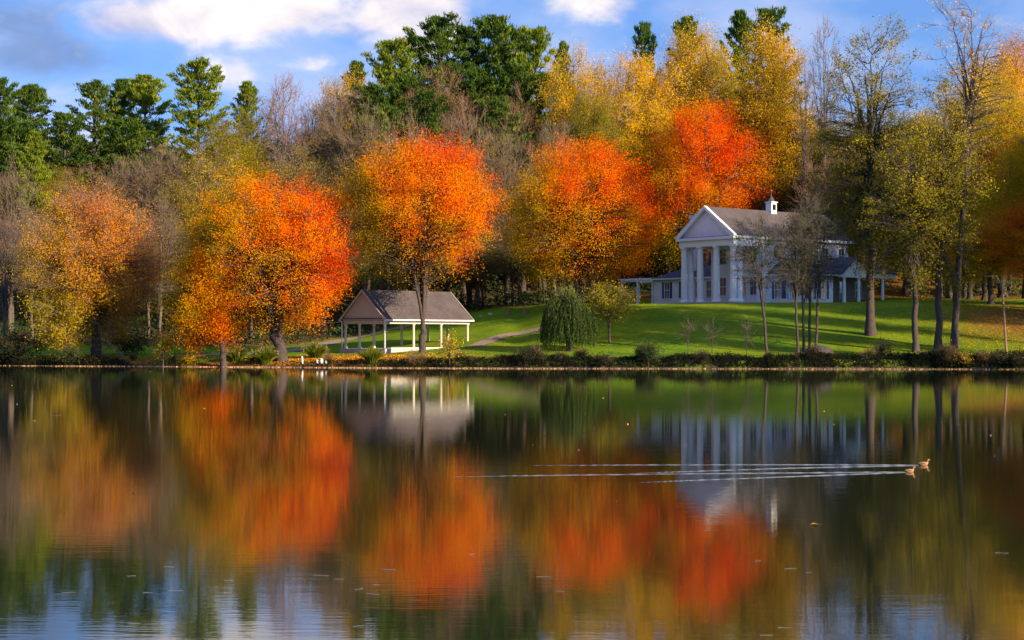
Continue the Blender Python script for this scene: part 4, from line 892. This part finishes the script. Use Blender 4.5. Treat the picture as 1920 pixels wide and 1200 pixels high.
    wv = MB(); wv.lathe(sc_, m, [(.03, za + 1.98), (.025, za + 2.7)], 6); wv.box(sc_ - .12, sc_ + .12, m - .015, m + .015, za + 2.5, za + 2.53); wv.prism([(sc_ + .12, za + 2.44), (sc_ + .28, za + 2.515), (sc_ + .12, za + 2.59)], m - .012, m + .012, 1); wv.build('weathervane', M['steel'], c)
    for sg in (-1, 1): MB().box(sc_ - .3, sc_ + .3, m + sg * (cw + .015) - .012, m + sg * (cw + .015) + .012, za + .1, za + .8).build('louvre', M['glass'], c)
    # chimney of the left wing
    ch = MB(); ch.box(7.6, 8.5, 13.5, 14.5, 2.5, zl(410, 8, 14)); ch.box(7.5, 8.6, 13.4, 14.6, zl(410, 8, 14), zl(404, 8, 14)); ch.build('chimney', M['chimney'], e)
    # left wing
    SL = 5.8; yl = y_at_s(1226, SL); D2 = 7.0
    MB().box(SL, SL + D2, y1 + .004, yl, -.6, zw).build('left_wing_wall', M['siding'], e)
    zr = zl(497, SL + 3, 12); r = MB(); a0, a1, b0, b1 = SL - .35, SL + D2 + .35, y1 + .01, yl + .35
    V = [(a0, b0, zw), (a1, b0, zw), (a1, b1, zw), (a0, b1, zw), ((a0 + a1) / 2, b0, zr), ((a0 + a1) / 2, b1 - 3.6, zr), (a0, b0, zw - .12), (a1, b0, zw - .12), (a1, b1, zw - .12), (a0, b1, zw - .12)]
    r.add(V, [(0, 4, 5, 3), (4, 1, 2, 5), (3, 5, 2), (0, 1, 4), (6, 7, 1, 0), (7, 8, 2, 1), (8, 9, 3, 2), (9, 6, 0, 3), (9, 8, 7, 6)]); r.build('left_wing_roof', M['roofdark'], e)
    MB().box(a0 - .1, a0 - .003, b0, b1, zw - .16, zw).build('gutter', M['white'], e)
    for px, pane, sh in ((1251, 'glassrust', .38), (1283, 'glassrust', .38), (1309, 'glassrust', 0), (1330, 'glassrust', 0)):
        window(e, 'x', y_at_s(px, SL), SL, zl(558, SL, 14), zl(529, SL, 14), .85, pane, sh)
    # right wing
    s0, s1, yf = 6.5, s_at_y(1562, -4.0), -4.0
    MB().box(s0, s1, yf, y0 - .004, -.6, zw + .05).build('right_wing_wall', M['siding'], e)
    zr2 = zl(484, 10, .3); r = MB(); a0, a1, b0 = s0 - .4, s1 + .4, yf - .4; z_ = zw + .05
    V = [(a0, b0, z_), (a1, b0, z_), (a1, y0 - .01, z_), (a0, y0 - .01, z_), (a0 + 3.0, y0 - .01, zr2), (a1 - 1.5, y0 - .01, zr2), (a0, b0, z_ - .12), (a1, b0, z_ - .12), (a1, y0 - .01, z_ - .12), (a0, y0 - .01, z_ - .12)]
    r.add(V, [(0, 1, 5, 4), (0, 4, 3), (1, 2, 5), (3, 4, 5, 2), (6, 7, 1, 0), (7, 8, 2, 1), (8, 9, 3, 2), (9, 6, 0, 3), (9, 8, 7, 6)]); r.build('right_wing_roof', M['roofdark'], e)
    g = MB(); g.box(a0, a1, b0 - .1, b0 - .003, z_ - .16, z_); g.box(a0 - .1, a0 - .003, b0, y0, z_ - .16, z_); g.build('gutter', M['white'], e)
    for px in (1459, 1482): window(e, 'x', y_at_s(px, s0), s0, .45, 2.45, .95, 'glass', .36)
    for px in (1520, 1544): window(e, 'y', s_at_y(px, yf), yf, .45, 2.45, .95, 'glasswarm', .36)
    # stone garage wing and its columned porch
    q0, q1 = s1 + .404, s_at_y(1672, -4.5); 
    MB().box(q0, q1, -1.6, y0 + 4, -.6, 3.6).build('stone_wall', M['stonewall'], e)
    window(e, 'y', q0 + (q1 - q0) * .42, -1.6, .6, 2.6, 1.1, 'glass'); window(e, 'y', q0 + (q1 - q0) * .72, -1.6, .6, 2.6, 1.1, 'glass')
    MB().box(q0 + .4, q1 + .5, -4.7, -4.1, 3.0, 3.55).build('porch_beam', M['white'], e)
    gx0, gx1 = q0 + .2, q0 + (q1 - q0) * .58; gm = (gx0 + gx1) / 2
    MB().prism([(gx0 + .3, 3.56), (gx1 - .3, 3.56), (gm, 5.3)], -4.65, -4.5, 1).build('porch_gable', M['white'], e)
    r = MB(); r.prism([(gx0, 3.5), (gm, 5.5), (gm, 5.36), (gx0, 3.36)], -4.9, 3, 1); r.prism([(gx1, 3.5), (gm, 5.5), (gm, 5.36), (gx1, 3.36)], -4.9, 3, 1); r.build('porch_roof', M['roofdark'], e)
    r = MB(); r.prism([(-4.9, 3.56), (-4.9, 3.68), (1, 5.2), (4.6, 3.7), (4.6, 3.56)], gx1 + .01, q1 + .7, 0); r.build('garage_roof', M['roofdark'], e)
    for px in (1583, 1610, 1655):
        MB().lathe(s_at_y(px, -4.4), -4.4, [(.26, 0), (.26, .12), (.2, .18), (.17, 2.8), (.24, 2.88), (.24, 3.0)], 14).build('porch_column', M['white'], e)
    MB().box(q0, q1 + .6, -4.9, -1.6, -.6, -.02).build('porch_floor', M['stoneslab'], e)
    # pergola, left of the left wing
    yp0, yp1 = yl + .3, y_at_s(1168, SL + .5); pe = empty('pergola', (HP[0] + UX * SL - UY * yp0, HP[1] + UY * SL + UX * yp0, HZ), HA, 'white slatted pergola on posts at the left end of the house', 'pergola')
    Lp = yp1 - yp0
    for (a, b) in [(.3, Lp * .02 + .1), (.3, Lp * .5), (.3, Lp - .1), (3.2, Lp * .5), (3.2, Lp - .1)]:
        MB().lathe(a, b, [(.24, -1.2), (.24, .12), (.17, .2), (.16, 2.75), (.22, 2.85), (.22, 2.95)], 12).build('post', M['white'], pe)
    bm = MB(); bm.box(.18, .42, 0, Lp + .3, 2.95, 3.2); bm.box(3.08, 3.32, 0, Lp + .3, 2.95, 3.2); bm.build('beam', M['white'], pe)
    rf = MB(); n = 16
    for i in range(n): yv = .05 + (Lp + .15) * i / (n - 1); rf.box(-.3, 3.8, yv - .04, yv + .04, 3.203, 3.38)
    rf.build('rafters', M['white'], pe)
house()

# ------------------------------------------------------------------ shore plants
def grass_tuft(seed, n, h, r, plume=0, wid=.03, droop=.5):
    rng = np.random.RandomState(seed); a = rng.uniform(0, 6.28, n); rr_ = rng.uniform(0, 1, n) ** .7
    hh = h * rng.uniform(.6, 1.05, n) * (1 - .25 * rr_); p0 = np.stack([np.cos(a) * rr_ * r * .35, np.sin(a) * rr_ * r * .35, 0 * a - .1], 1)
    p2 = p0 + np.stack([np.cos(a) * rr_ * r, np.sin(a) * rr_ * r, hh - droop * rr_ * hh * .4], 1); p1 = p0 + np.stack([np.cos(a) * rr_ * r * .25, np.sin(a) * rr_ * r * .25, hh * .8], 1)
    P = bezier(p0, p1, p2, 4); side = unit(np.cross(p2 - p0, rng.normal(size=p0.shape))); w = wid * np.array([1, .9, .6, .08])
    L_ = P - side[:, None] * w[None, :, None]; Rr = P + side[:, None] * w[None, :, None]; V = np.stack([L_, Rr], 2).reshape(-1, 3)
    idx = np.arange(n * 8).reshape(n, 4, 2); Fq = np.stack([idx[:, :-1, 0], idx[:, :-1, 1], idx[:, 1:, 1], idx[:, 1:, 0]], -1).reshape(-1, 4)
    t = np.repeat(.45 + rng.normal(size=n) * .2, 3); out = {'blades': mesh_np('blades', V, Fq, t)}
    if plume:
        b = rng.randint(0, n, plume); C = np.repeat(p2[b], 16, 0) + rng.normal(size=(plume * 16, 3)) * [.05, .05, .14] + [0, 0, .15]
        V, Fq = leaves(C, .12, rng); out['plumes'] = mesh_np('plumes', V, Fq, rng.uniform(0, 1, len(C)))
    for m in out.values(): m.materials.append(None)
    return out
gt = [grass_tuft(1, 700, 1.6, 1.0, 0), grass_tuft(2, 800, 1.9, 1.2, 26), grass_tuft(3, 500, 1.1, .9, 0)]
def tuft(k, px, py, s, label, mats, name='ornamental_grass'):
    x, Y, z = hit(px, py); plant(name, gt[k], (x, Y, z), label, 'grass clump', mats, None, px * .7, (s, s, s))
GM = {'blades': 'grassblade', 'plumes': 'plume'}
tuft(1, 441, 678, 1.0, 'green grass clump with pink plumes between the two left trunks', GM)
tuft(1, 497, 681, 1.05, 'dark green grass clump with plumes left of the big leaning trunk', GM)
tuft(1, 592, 671, 1.0, 'grass clump right of the white post and left of the pavilion', GM)
tuft(0, 697, 679, 1.15, 'upright yellow green grass clump in front of the pavilion gable', GM)
tuft(2, 352, 684, .9, 'low grassy clump on the bank left of the thin maple trunk', GM)
def bush(seed, px, py, h, w, label, crown, name='shrub', ncl=40, per=60, size=.14, sig=.28, twigs=4, low=.05, tmul=.25, tb=.5, bark='barkdark'):
    x, Y, z = hit(px, py); s = Y / F; H_ = h * s; rx = w * s / 2
    t = broad(seed, H_, (0, 0, H_ * (.5 + low)), (rx * .8, rx * .8, H_ * .42), H_ * .2, .03 + .012 * H_, nl=7, nclump=ncl, per=per, size=size, sig=sig, twigs=twigs, twl=.5, tfun=lambda q, P, r: tb + .15 * q[:, 2] + tmul * snoise(P, r, 1.5), hollow=.1, lobes=.25, twr=.01)
    plant(name, meshes('bush', t), (x, Y, z), label, 'shrub', LM(crown, 'twig', bark))
bush(601, 843, 686, 62, 60, 'airy yellow green shrub in front of the pavilion right end', 'yellow', ncl=42, per=22, sig=.22, tb=.6)
bush(602, 1216, 688, 44, 44, 'dark blue green bush on the shore below the house', 'shade', ncl=44, per=80)
bush(603, 1772, 688, 42, 50, 'dark bush with golden leaves at the foot of the leaning tree', 'brown', ncl=44, per=40)
bush(604, 985, 690, 36, 50, 'dark weedy bush on the bank left of the willow', 'weed', ncl=40, per=60, tb=.25)
bush(605, 130, 684, 36, 60, 'dark bush under the drooping yellow tree', 'shade', ncl=40, per=70)
bush(606, 352, 686, 22, 50, 'low orange shrub on the bank left of the thin trunk', 'gold', ncl=30, per=40, size=.11)
bush(607, 372, 662, 55, 80, 'dark rounded bush in the shade behind the thin maple trunk', 'shade', ncl=50, per=70, size=.2)
bush(608, 236, 665, 40, 90, 'dark green bush in the shade behind the left maples', 'shade', ncl=50, per=70, size=.2)
bush(609, 30, 684, 60, 120, 'dark scrub at the water edge in the left corner', 'weed', ncl=70, per=70, size=.2, tb=.2)
bush(610, 1898, 690, 30, 130, 'dark low scrub at the water edge in the right corner', 'weed', ncl=70, per=70, size=.16, tb=.2)
bush(611, 1808, 688, 22, 30, 'small yellow weed clump right of the dark golden bush', 'gold', ncl=20, per=30, size=.1)
bush(612, 1128, 690, 24, 60, 'low dark weeds on the bank right of the willow foot', 'weed', ncl=36, per=50, tb=.2)
bush(613, 780, 688, 24, 50, 'low tawny weeds at the foot of the pavilion maple', 'brown', ncl=30, per=40, size=.11, tb=.7)

wr_ = random.Random(5)
wp = [meshes('bush', broad(700 + i, 1.6, (0, 0, .75), (.9, .8, .7), .3, .04, nl=6, nclump=34, per=44, size=.14, sig=.26, twigs=6, twl=.7, tfun=lambda q, P, r: .28 + .2 * q[:, 2] + .3 * snoise(P, r, 1.5), hollow=.1, lobes=.35, twr=.01)) for i in range(3)]
for i in range(26):
    px = wr_.uniform(880, 1900) if i < 19 else wr_.uniform(20, 860); X_ = X_at(px, 151); Y_ = float(shore(np.array([X_]))[0]) + wr_.uniform(.5, 2.2); sc_ = wr_.uniform(.3, .85) * (.6 if i >= 19 else 1)
    plant('weed_clump', wp[i % 3], (X_, Y_, tz(X_, Y_)), 'ragged brown green weed clump on the dark lake bank', 'weeds', LM(wr_.choice(('weed', 'weed', 'brown', 'olive')), 'twig'), 'weed clumps along the bank', wr_.uniform(0, 6), (sc_ * 1.2, sc_, sc_ * wr_.uniform(.7, 1.3)))
def bank_weeds():
    """weeds and dead grass matted along the whole bank"""
    rng = np.random.RandomState(31); n = 60000; x = rng.uniform(-62, 62, n)
    px = 960 + x / 150 * F; dens = np.interp(px, [0, 150, 200, 560, 600, 900, 2000], [.9, .8, .05, .10, .35, .9, 1]); keep = rng.rand(n) < dens * (0.55 + .45 * (nz2(x, x * 0, 41, 1.1) > -.1)); x = x[keep]; px = px[keep]
    d = rng.uniform(.05, 1, len(x)) ** 1.2 * 3.0 * np.interp(px, [0, 900, 1000, 2000], [.6, .8, 1.0, 1.2]); d = d * np.clip(.8 + .8 * nz2(x, x * 0, 48, .9), .25, 1.5); y = shore(x) + d; z = terrain(x, y)
    n = len(x); hgt = np.interp(px, [0, 150, 200, 560, 900, 1920], [.9, .8, .16, .18, .5, .7]) * rng.uniform(.25, 1.25, n) * (.68 + .75 * nz2(x, y, 42, 1.1) + .3 * nz2(x, y, 47, 3.)) * np.clip(1.15 - d / 5, .3, 1)
    p0 = np.stack([x, y, z - .05], 1); p1 = p0 + np.stack([rng.normal(size=n) * .3 * hgt, rng.normal(size=n) * .3 * hgt, hgt], 1); s = unit(np.cross(p1 - p0, rng.normal(size=p0.shape))) * (.035 * rng.uniform(.6, 1.4, n))[:, None]
    V = np.stack([p0 - s, p0 + s, p1 + s * .5, p1 - s * .5], 1).reshape(-1, 3)
    t = .12 + .2 * nz2(x, y, 43, .8) + rng.normal(size=n) * .16 + np.interp(px, [0, 500, 900, 1100], [.2, .3, .25, 0])
    C = p1 + rng.normal(size=p1.shape) * .06; V2, F2 = leaves(C, .17, rng); V_, F_ = join([(V, np.arange(4 * n).reshape(-1, 4)), (V2, F2)])
    me = mesh_np('bank_weeds', V_, F_, np.concatenate([t, t + rng.normal(size=n) * .1])); me.materials.append(M['weed']); o = D.objects.new('bank_weeds', me); col.objects.link(o); tag(o, 'matted dark weeds along the whole lake bank', 'weeds', kind='stuff')
bank_weeds()
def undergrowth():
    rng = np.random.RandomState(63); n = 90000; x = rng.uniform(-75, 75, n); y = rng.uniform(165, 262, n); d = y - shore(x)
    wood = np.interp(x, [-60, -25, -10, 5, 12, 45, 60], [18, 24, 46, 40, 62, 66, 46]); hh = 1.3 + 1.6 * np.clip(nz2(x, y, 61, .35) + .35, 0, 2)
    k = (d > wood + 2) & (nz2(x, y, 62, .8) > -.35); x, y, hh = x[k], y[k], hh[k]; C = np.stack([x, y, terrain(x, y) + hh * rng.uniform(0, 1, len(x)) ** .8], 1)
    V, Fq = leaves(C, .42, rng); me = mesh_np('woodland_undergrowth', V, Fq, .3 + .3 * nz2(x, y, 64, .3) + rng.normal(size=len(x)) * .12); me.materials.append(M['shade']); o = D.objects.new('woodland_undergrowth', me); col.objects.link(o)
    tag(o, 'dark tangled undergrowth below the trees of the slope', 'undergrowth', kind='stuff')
undergrowth()
def flat_leaves(name, x, y, z, size, m, label, cat, rng, tilt=.35):
    n = len(x); C = np.stack([x, y, z], 1); nr = unit(np.array([0, 0, 1.]) + rng.normal(size=(n, 3)) * tilt); a = unit(np.cross(nr, rng.normal(size=(n, 3)))); b = np.cross(nr, a); s = (size * rng.uniform(.5, 1.4, n))[:, None] * .5
    V = np.stack([C - a * s, C - b * s * .6, C + a * s, C + b * s * .6], 1).reshape(-1, 3)
    me = mesh_np(name, V, np.arange(4 * n).reshape(-1, 4), rng.uniform(0, 1, n)); me.materials.append(m); o = D.objects.new(name, me); col.objects.link(o); return tag(o, label, cat, kind='stuff')
rng = np.random.RandomState(77)
def litter():
    xs = []; ys = []
    for (px, py, sx, sy, n) in [(640, 676, 5, 3, 5000), (530, 683, 3, 3, 2500), (770, 676, 5, 3, 2500), (1900, 620, 8, 12, 7000), (1850, 650, 8, 8, 2500), (180, 680, 7, 4, 3000), (420, 684, 3, 2, 900), (1330, 600, 16, 14, 500)]:
        cx, cy, _ = hit(px, py); xs.append(rng.normal(size=n) * sx + cx); ys.append(rng.normal(size=n) * sy + cy)
    x = np.concatenate(xs); y = np.concatenate(ys); k = y > shore(x) + .3; x, y = x[k], y[k]
    flat_leaves('fallen_leaves', x, y, terrain(x, y) + .05, .13, M['fallen'], 'fallen orange leaves scattered on the lawn', 'leaves', rng, .5)
litter()
def drift():
    n = 12000; x = rng.uniform(-60, 60, n); px = 960 + x / 150 * F; w = np.interp(px, [0, 300, 600, 900, 1500, 1920], [.15, 1, 1, .55, .3, .5]); k = rng.rand(n) < w * (.55 + .45 * (nz2(x, x * 0, 51, .5) > -.2)); x = x[k]
    y = shore(x) - .25 - np.abs(rng.normal(size=len(x))) * .4; flat_leaves('floating_leaf_line', x, y, np.full(len(x), .02) + rng.uniform(0, .03, len(x)), .11, M['drift'], 'line of pinkish leaves floating along the shore', 'leaves', rng, .7)
    n = 240; y = 26 + rng.uniform(0, 1, n) ** .6 * 125; x = rng.uniform(-.33, .33, n) * y; flat_leaves('scattered_floating_leaves', x, y, np.full(n, .012), .075, M['drift'], 'single leaves drifting on the open water', 'leaves', rng, .25)
drift()
# ripple streaks near the viewer, their glint put into a pale colour
def ripples():
    m = principled('painted ripple glints', (.15, .15, .155), .5, noise=.2, scale=20); n = 28; parts = []
    py = np.concatenate([rng.uniform(1050, 1190, 16), rng.uniform(990, 1200, 9), rng.uniform(700, 990, 3)]); Y = CZ * F / (py - HY); px = rng.uniform(0, 1920, n); px[:14] = rng.uniform(120, 780, 14) ; x = X_at(px, Y)
    L_ = rng.uniform(.03, .12, n) * np.where(Y > 60, 2.5, 1.0); w = rng.uniform(.003, .008, n); P = np.stack([x, Y, np.full(n, .006)], 1); P = P[:, None] + np.linspace(-1, 1, 6)[None, :, None] * np.stack([L_, rng.normal(size=n) * .02, 0 * L_], 1)[:, None]
    P[..., 1] += rng.normal(size=(n, 6)) * .012; wd = w[:, None] * np.array([.1, .8, 1, .9, .7, .1]); V = np.stack([P - wd[..., None] * [0, 1, 0], P + wd[..., None] * [0, 1, 0] + [0, 0, .004]], 2).reshape(-1, 3)
    idx = np.arange(n * 12).reshape(n, 6, 2); Fq = np.stack([idx[:, :-1, 0], idx[:, 1:, 0], idx[:, 1:, 1], idx[:, :-1, 1]], -1).reshape(-1, 4)
    me = mesh_np('ripple_glints', V, Fq); me.materials.append(m); o = D.objects.new('ripple_glints', me); col.objects.link(o); tag(o, 'short ripple streaks on the near water, coloured pale as glints', 'water film', kind='stuff')
ripples()

# ------------------------------------------------------------------ small things
def lumpy(name, loc, r, m, label, cat, seed=0, par=None, sz=(1, 1, .6)):
    import bmesh
    b = bmesh.new(); bmesh.ops.create_icosphere(b, subdivisions=3, radius=1); rg = np.random.RandomState(seed)
    P = np.array([v.co for v in b.verts]); d = 1 + .18 * snoise(P, rg, 2.2) + .05 * snoise(P, rg, 7)
    for v, k in zip(b.verts, d): v.co = Vector((v.co.x * k * r * sz[0], v.co.y * k * r * sz[1], v.co.z * k * r * sz[2]))
    me = D.meshes.new(name); b.to_mesh(me); b.free(); me.materials.append(m); o = D.objects.new(name, me); col.objects.link(o); o.location = loc; return tag(o, label, cat)
x, Y, z = hit(1538, 668); lumpy('boulder', (x, Y, z + .25), 1.25, M['rock'], 'dark humped boulder at the foot of the sapling cluster on the shore', 'rock', 4, sz=(1.1, .8, .62))
x, Y, z = hit(919, 591); lumpy('pale_rock', (x, Y, z + .08), .32, M['palerock'], 'small pale rock on the lawn crest right of the pavilion roof', 'rock', 5)
x, Y, z = hit(901, 594); lumpy('pale_rock', (x, Y, z + .05), .2, M['palerock'], 'tiny pale rock touching the pavilion roof corner on the crest', 'rock', 6)
for px, py, lb, h in ((953, 590, 'low cut stump nearer the pavilion on the lawn crest', .55), (986, 588, 'pinkish cut stump close to the willow on the lawn crest', .6)):
    x, Y, z = hit(px, py); e = MB().lathe(0, 0, [(.36, -.2), (.30, .1), (.27, h - .05), (.24, h)], 12).build('tree_stump', M['stump']); e.location = (x, Y, z); e.rotation_euler = (R(3), R(4), 0); tag(e, lb, 'stump')
x, Y, z = hit(567, 682); e = MB().lathe(0, 0, [(.09, -.3), (.085, .62), (.05, .7)], 10).build('white_post', M['white']); e.location = (x, Y, z); e.rotation_euler = (0, R(-3), 0); tag(e, 'short white post right of the big leaning trunk', 'post')
for i, (px, py, r) in enumerate(((595, 682, .22), (603, 681, .26), (611, 682, .14))):
    x, Y, z = hit(px, py); lumpy('pale_rock', (x, Y, z + .12), r, M['palerock'], ['leaning pale stone left of three beside the white post', 'upright pale stone in the middle beside the white post', 'smallest pale stone right of three beside the white post'][i], 'rock', 10 + i, sz=(.7, .7, 1.3))
# fallen branch under the thinning maple
x, Y, z = hit(232, 680); v, f = tubes(bezier(np.array([[-2.3, .3, 2.3]]), np.array([[-.8, 0, 1.9]]), np.array([[0.3, 0, .0]]), 9), np.linspace(.05, .13, 9)[None], 7)
v2, f2 = tubes(bezier(np.array([[-1.2, .2, 1.9]]), np.array([[-1.8, .5, 1.6]]), np.array([[-2.4, .5, .9]]), 6), np.linspace(.06, .03, 6)[None], 6)
vv, ff = join([(v, f), (v2, f2)]); me = mesh_np('fallen_branch', vv, ff, smooth=True); me.materials.append(M['bark']); o = D.objects.new('fallen_branch', me); col.objects.link(o); o.location = (x, Y, z); tag(o, 'grey fallen branch propped beside the thinning maple trunk', 'branch')
# utility pole
def pole():
    x, Y, z = hit(1887, 663); s = Y / F; H_ = (663 - 527) * s
    e = empty('utility_pole', (x, Y, z), 0, 'weathered wooden pole with short crossbars near the right edge', 'pole'); e.rotation_euler = (0, R(-3.6), 0)
    MB().lathe(0, 0, [(.13, -.5), (.12, 0), (.09, H_)], 12).build('shaft', M['pole'], e, smooth=True)
    MB().box(-.6, .55, -.17, -.10, H_ - .16, H_ - .04).build('crossbar', M['pole'], e, bevel=.01)
    MB().box(-1.55, -.35, .1, .17, H_ + .5, H_ + .6).build('crossbar', M['pole'], e, bevel=.01)
    b = MB(); b.prism([(-.06, H_ - .3), (.06, H_ - .3), (-.42, H_ + .52), (-.50, H_ + .52)], .095, .13, 1); b.build('brace', M['steel'], e)
pole()
# cable from the pavilion to the big maple
x0, Y0, z0_ = X_at(640, 166), 166, z_at(604, 166); x1, Y1, z1_ = X_at(535, 158), 158, z_at(602, 158)
v, f = tubes(bezier(np.array([[x0, Y0, z0_]]), np.array([[(x0 + x1) / 2, (Y0 + Y1) / 2, z0_ - .12]]), np.array([[x1, Y1, z1_]]), 14), np.full((1, 14), .02), 5)
me = mesh_np('cable', v, f); me.materials.append(M['steel']); o = D.objects.new('cable', me); col.objects.link(o); tag(o, 'thin cable from the pavilion corner to the leaning maple', 'cable')

# ------------------------------------------------------------------ ducks and their wakes
def duck(x, Y, s, label, rz):
    e = empty('duck', (x, Y, 0), rz, label, 'duck', 'ducks swimming across the lake'); e.scale = (s, s, s)
    path = np.array([[(-.235, 0, .085), (-.2, 0, .07), (-.15, 0, .055), (-.06, 0, .045), (.04, 0, .045), (.11, 0, .06), (.145, 0, .10), (.152, 0, .145), (.16, 0, .185), (.175, 0, .212), (.20, 0, .215), (.222, 0, .205), (.23, 0, .20)]], float)
    rad = np.array([[.006, .03, .062, .088, .092, .075, .044, .030, .030, .037, .034, .02, .008]])
    v, f = tubes(path, rad, 14); me = mesh_np('body', v, f, smooth=True); me.materials.append(M['ducbody']); b = D.objects.new('body', me); col.objects.link(b); b.parent = e
    v, f = tubes(np.array([[(.225, 0, .203), (.25, 0, .197), (.275, 0, .194)]], float), np.array([[.014, .012, .007]]), 8); v[:, 2] = .197 + (v[:, 2] - .197) * .6
    me = mesh_np('bill', v, f, smooth=True); me.materials.append(M['bill']); b = D.objects.new('bill', me); col.objects.link(b); b.parent = e
    for sg in (-1, 1):
        v, f = tubes(np.array([[(-.2, sg * .03, .09), (-.12, sg * .058, .085), (-.02, sg * .075, .078), (.06, sg * .07, .07), (.09, sg * .06, .07)]], float), np.array([[.004, .022, .034, .03, .006]]), 10)
        me = mesh_np('wing', v, f, smooth=True); me.materials.append(M['duckwing']); b = D.objects.new('wing', me); col.objects.link(b); b.parent = e
    for sg in (-1, 1): o = MB().lathe(.193, sg * .032, [(.004, .216), (.006, .222), (.004, .228)], 6).build('eye', M['glass'], e)
YD1 = CZ * F / (872 - HY); YD2 = CZ * F / (885 - HY)
duck(X_at(1732, YD1), YD1, .62, 'brown duck swimming in front, farther right of the two', 0)
duck(X_at(1706, YD2), YD2, .55, 'brown duck swimming just behind, nearer and left of the two', .1)
def wake(pts, label):
    P = []
    for (px, py) in pts: Y = CZ * F / (py - HY); P.append((X_at(px, Y), Y))
    P = np.array(P); n = 240; t = np.linspace(0, 1, n); tt = np.linspace(0, 1, len(P)); Q = np.stack([np.interp(t, tt, P[:, 0]), np.interp(t, tt, P[:, 1])], 1)
    Q[:, 1] += .03 * np.sin(t * 190) * t + .02 * nz2(t * 60, t * 0, 5, 1)
    amp = .010 * np.interp(t, [0, .05, .6, 1], [.4, 1, .8, .15]) * (1 + (.6 + .8 * t) * nz2(t * 150, t * 0, 8, 1)); w = .006 + .010 * t
    offs = np.linspace(-1, 1, 7); V = np.zeros((n, 7, 3))
    for j, o_ in enumerate(offs): V[:, j, 0] = Q[:, 0]; V[:, j, 1] = Q[:, 1] + o_ * w; V[:, j, 2] = .003 + np.maximum(amp, 0) * (1 + np.cos(o_ * np.pi)) / 2
    idx = np.arange(n * 7).reshape(n, 7); Fq = np.stack([idx[:-1, :-1], idx[:-1, 1:], idx[1:, 1:], idx[1:, :-1]], -1).reshape(-1, 4)
    me = mesh_np('wake_ripple', V.reshape(-1, 3), Fq, smooth=True); me.materials.append(M['wake']); o = D.objects.new('wake_ripple', me); col.objects.link(o); tag(o, label, 'wake', kind='structure')
M['wake'] = principled('wake ripple with painted sky sheen', (.22, .26, .36), .25, c2=(.16, .18, .22), scale=9, spec=.8)  # pale base colour stands in for sky reflected by the ripples
wake([(1722, 872), (1480, 871.5), (1200, 872), (1000, 873)], 'far straight ripple trailing the front duck')
wake([(1722, 873), (1480, 878), (1300, 884), (1180, 888)], 'slanting ripple trailing the front duck')
wake([(1700, 885), (1480, 887), (1240, 889), (1000, 892), (850, 894)], 'long ripple trailing the second duck')
wake([(1700, 886), (1480, 894), (1300, 901), (1200, 905)], 'near slanting ripple trailing the second duck')
YL = CZ * F / (985 - HY); o = MB().add([(-.07, 0, .01), (0, -.05, .03), (.09, 0, .015), (0, .05, .045)], [(0, 1, 2, 3)]); o.add([(.05, 0, .012), (.15, .0, .02), (.15, .01, .02), (.05, .012, .014)], [(0, 1, 2, 3)])
o = o.build('floating_leaf', M['fallen']); o.location = (X_at(1526, YL), YL, 0); tag(o, 'single orange leaf floating alone below the duck wakes', 'leaf')
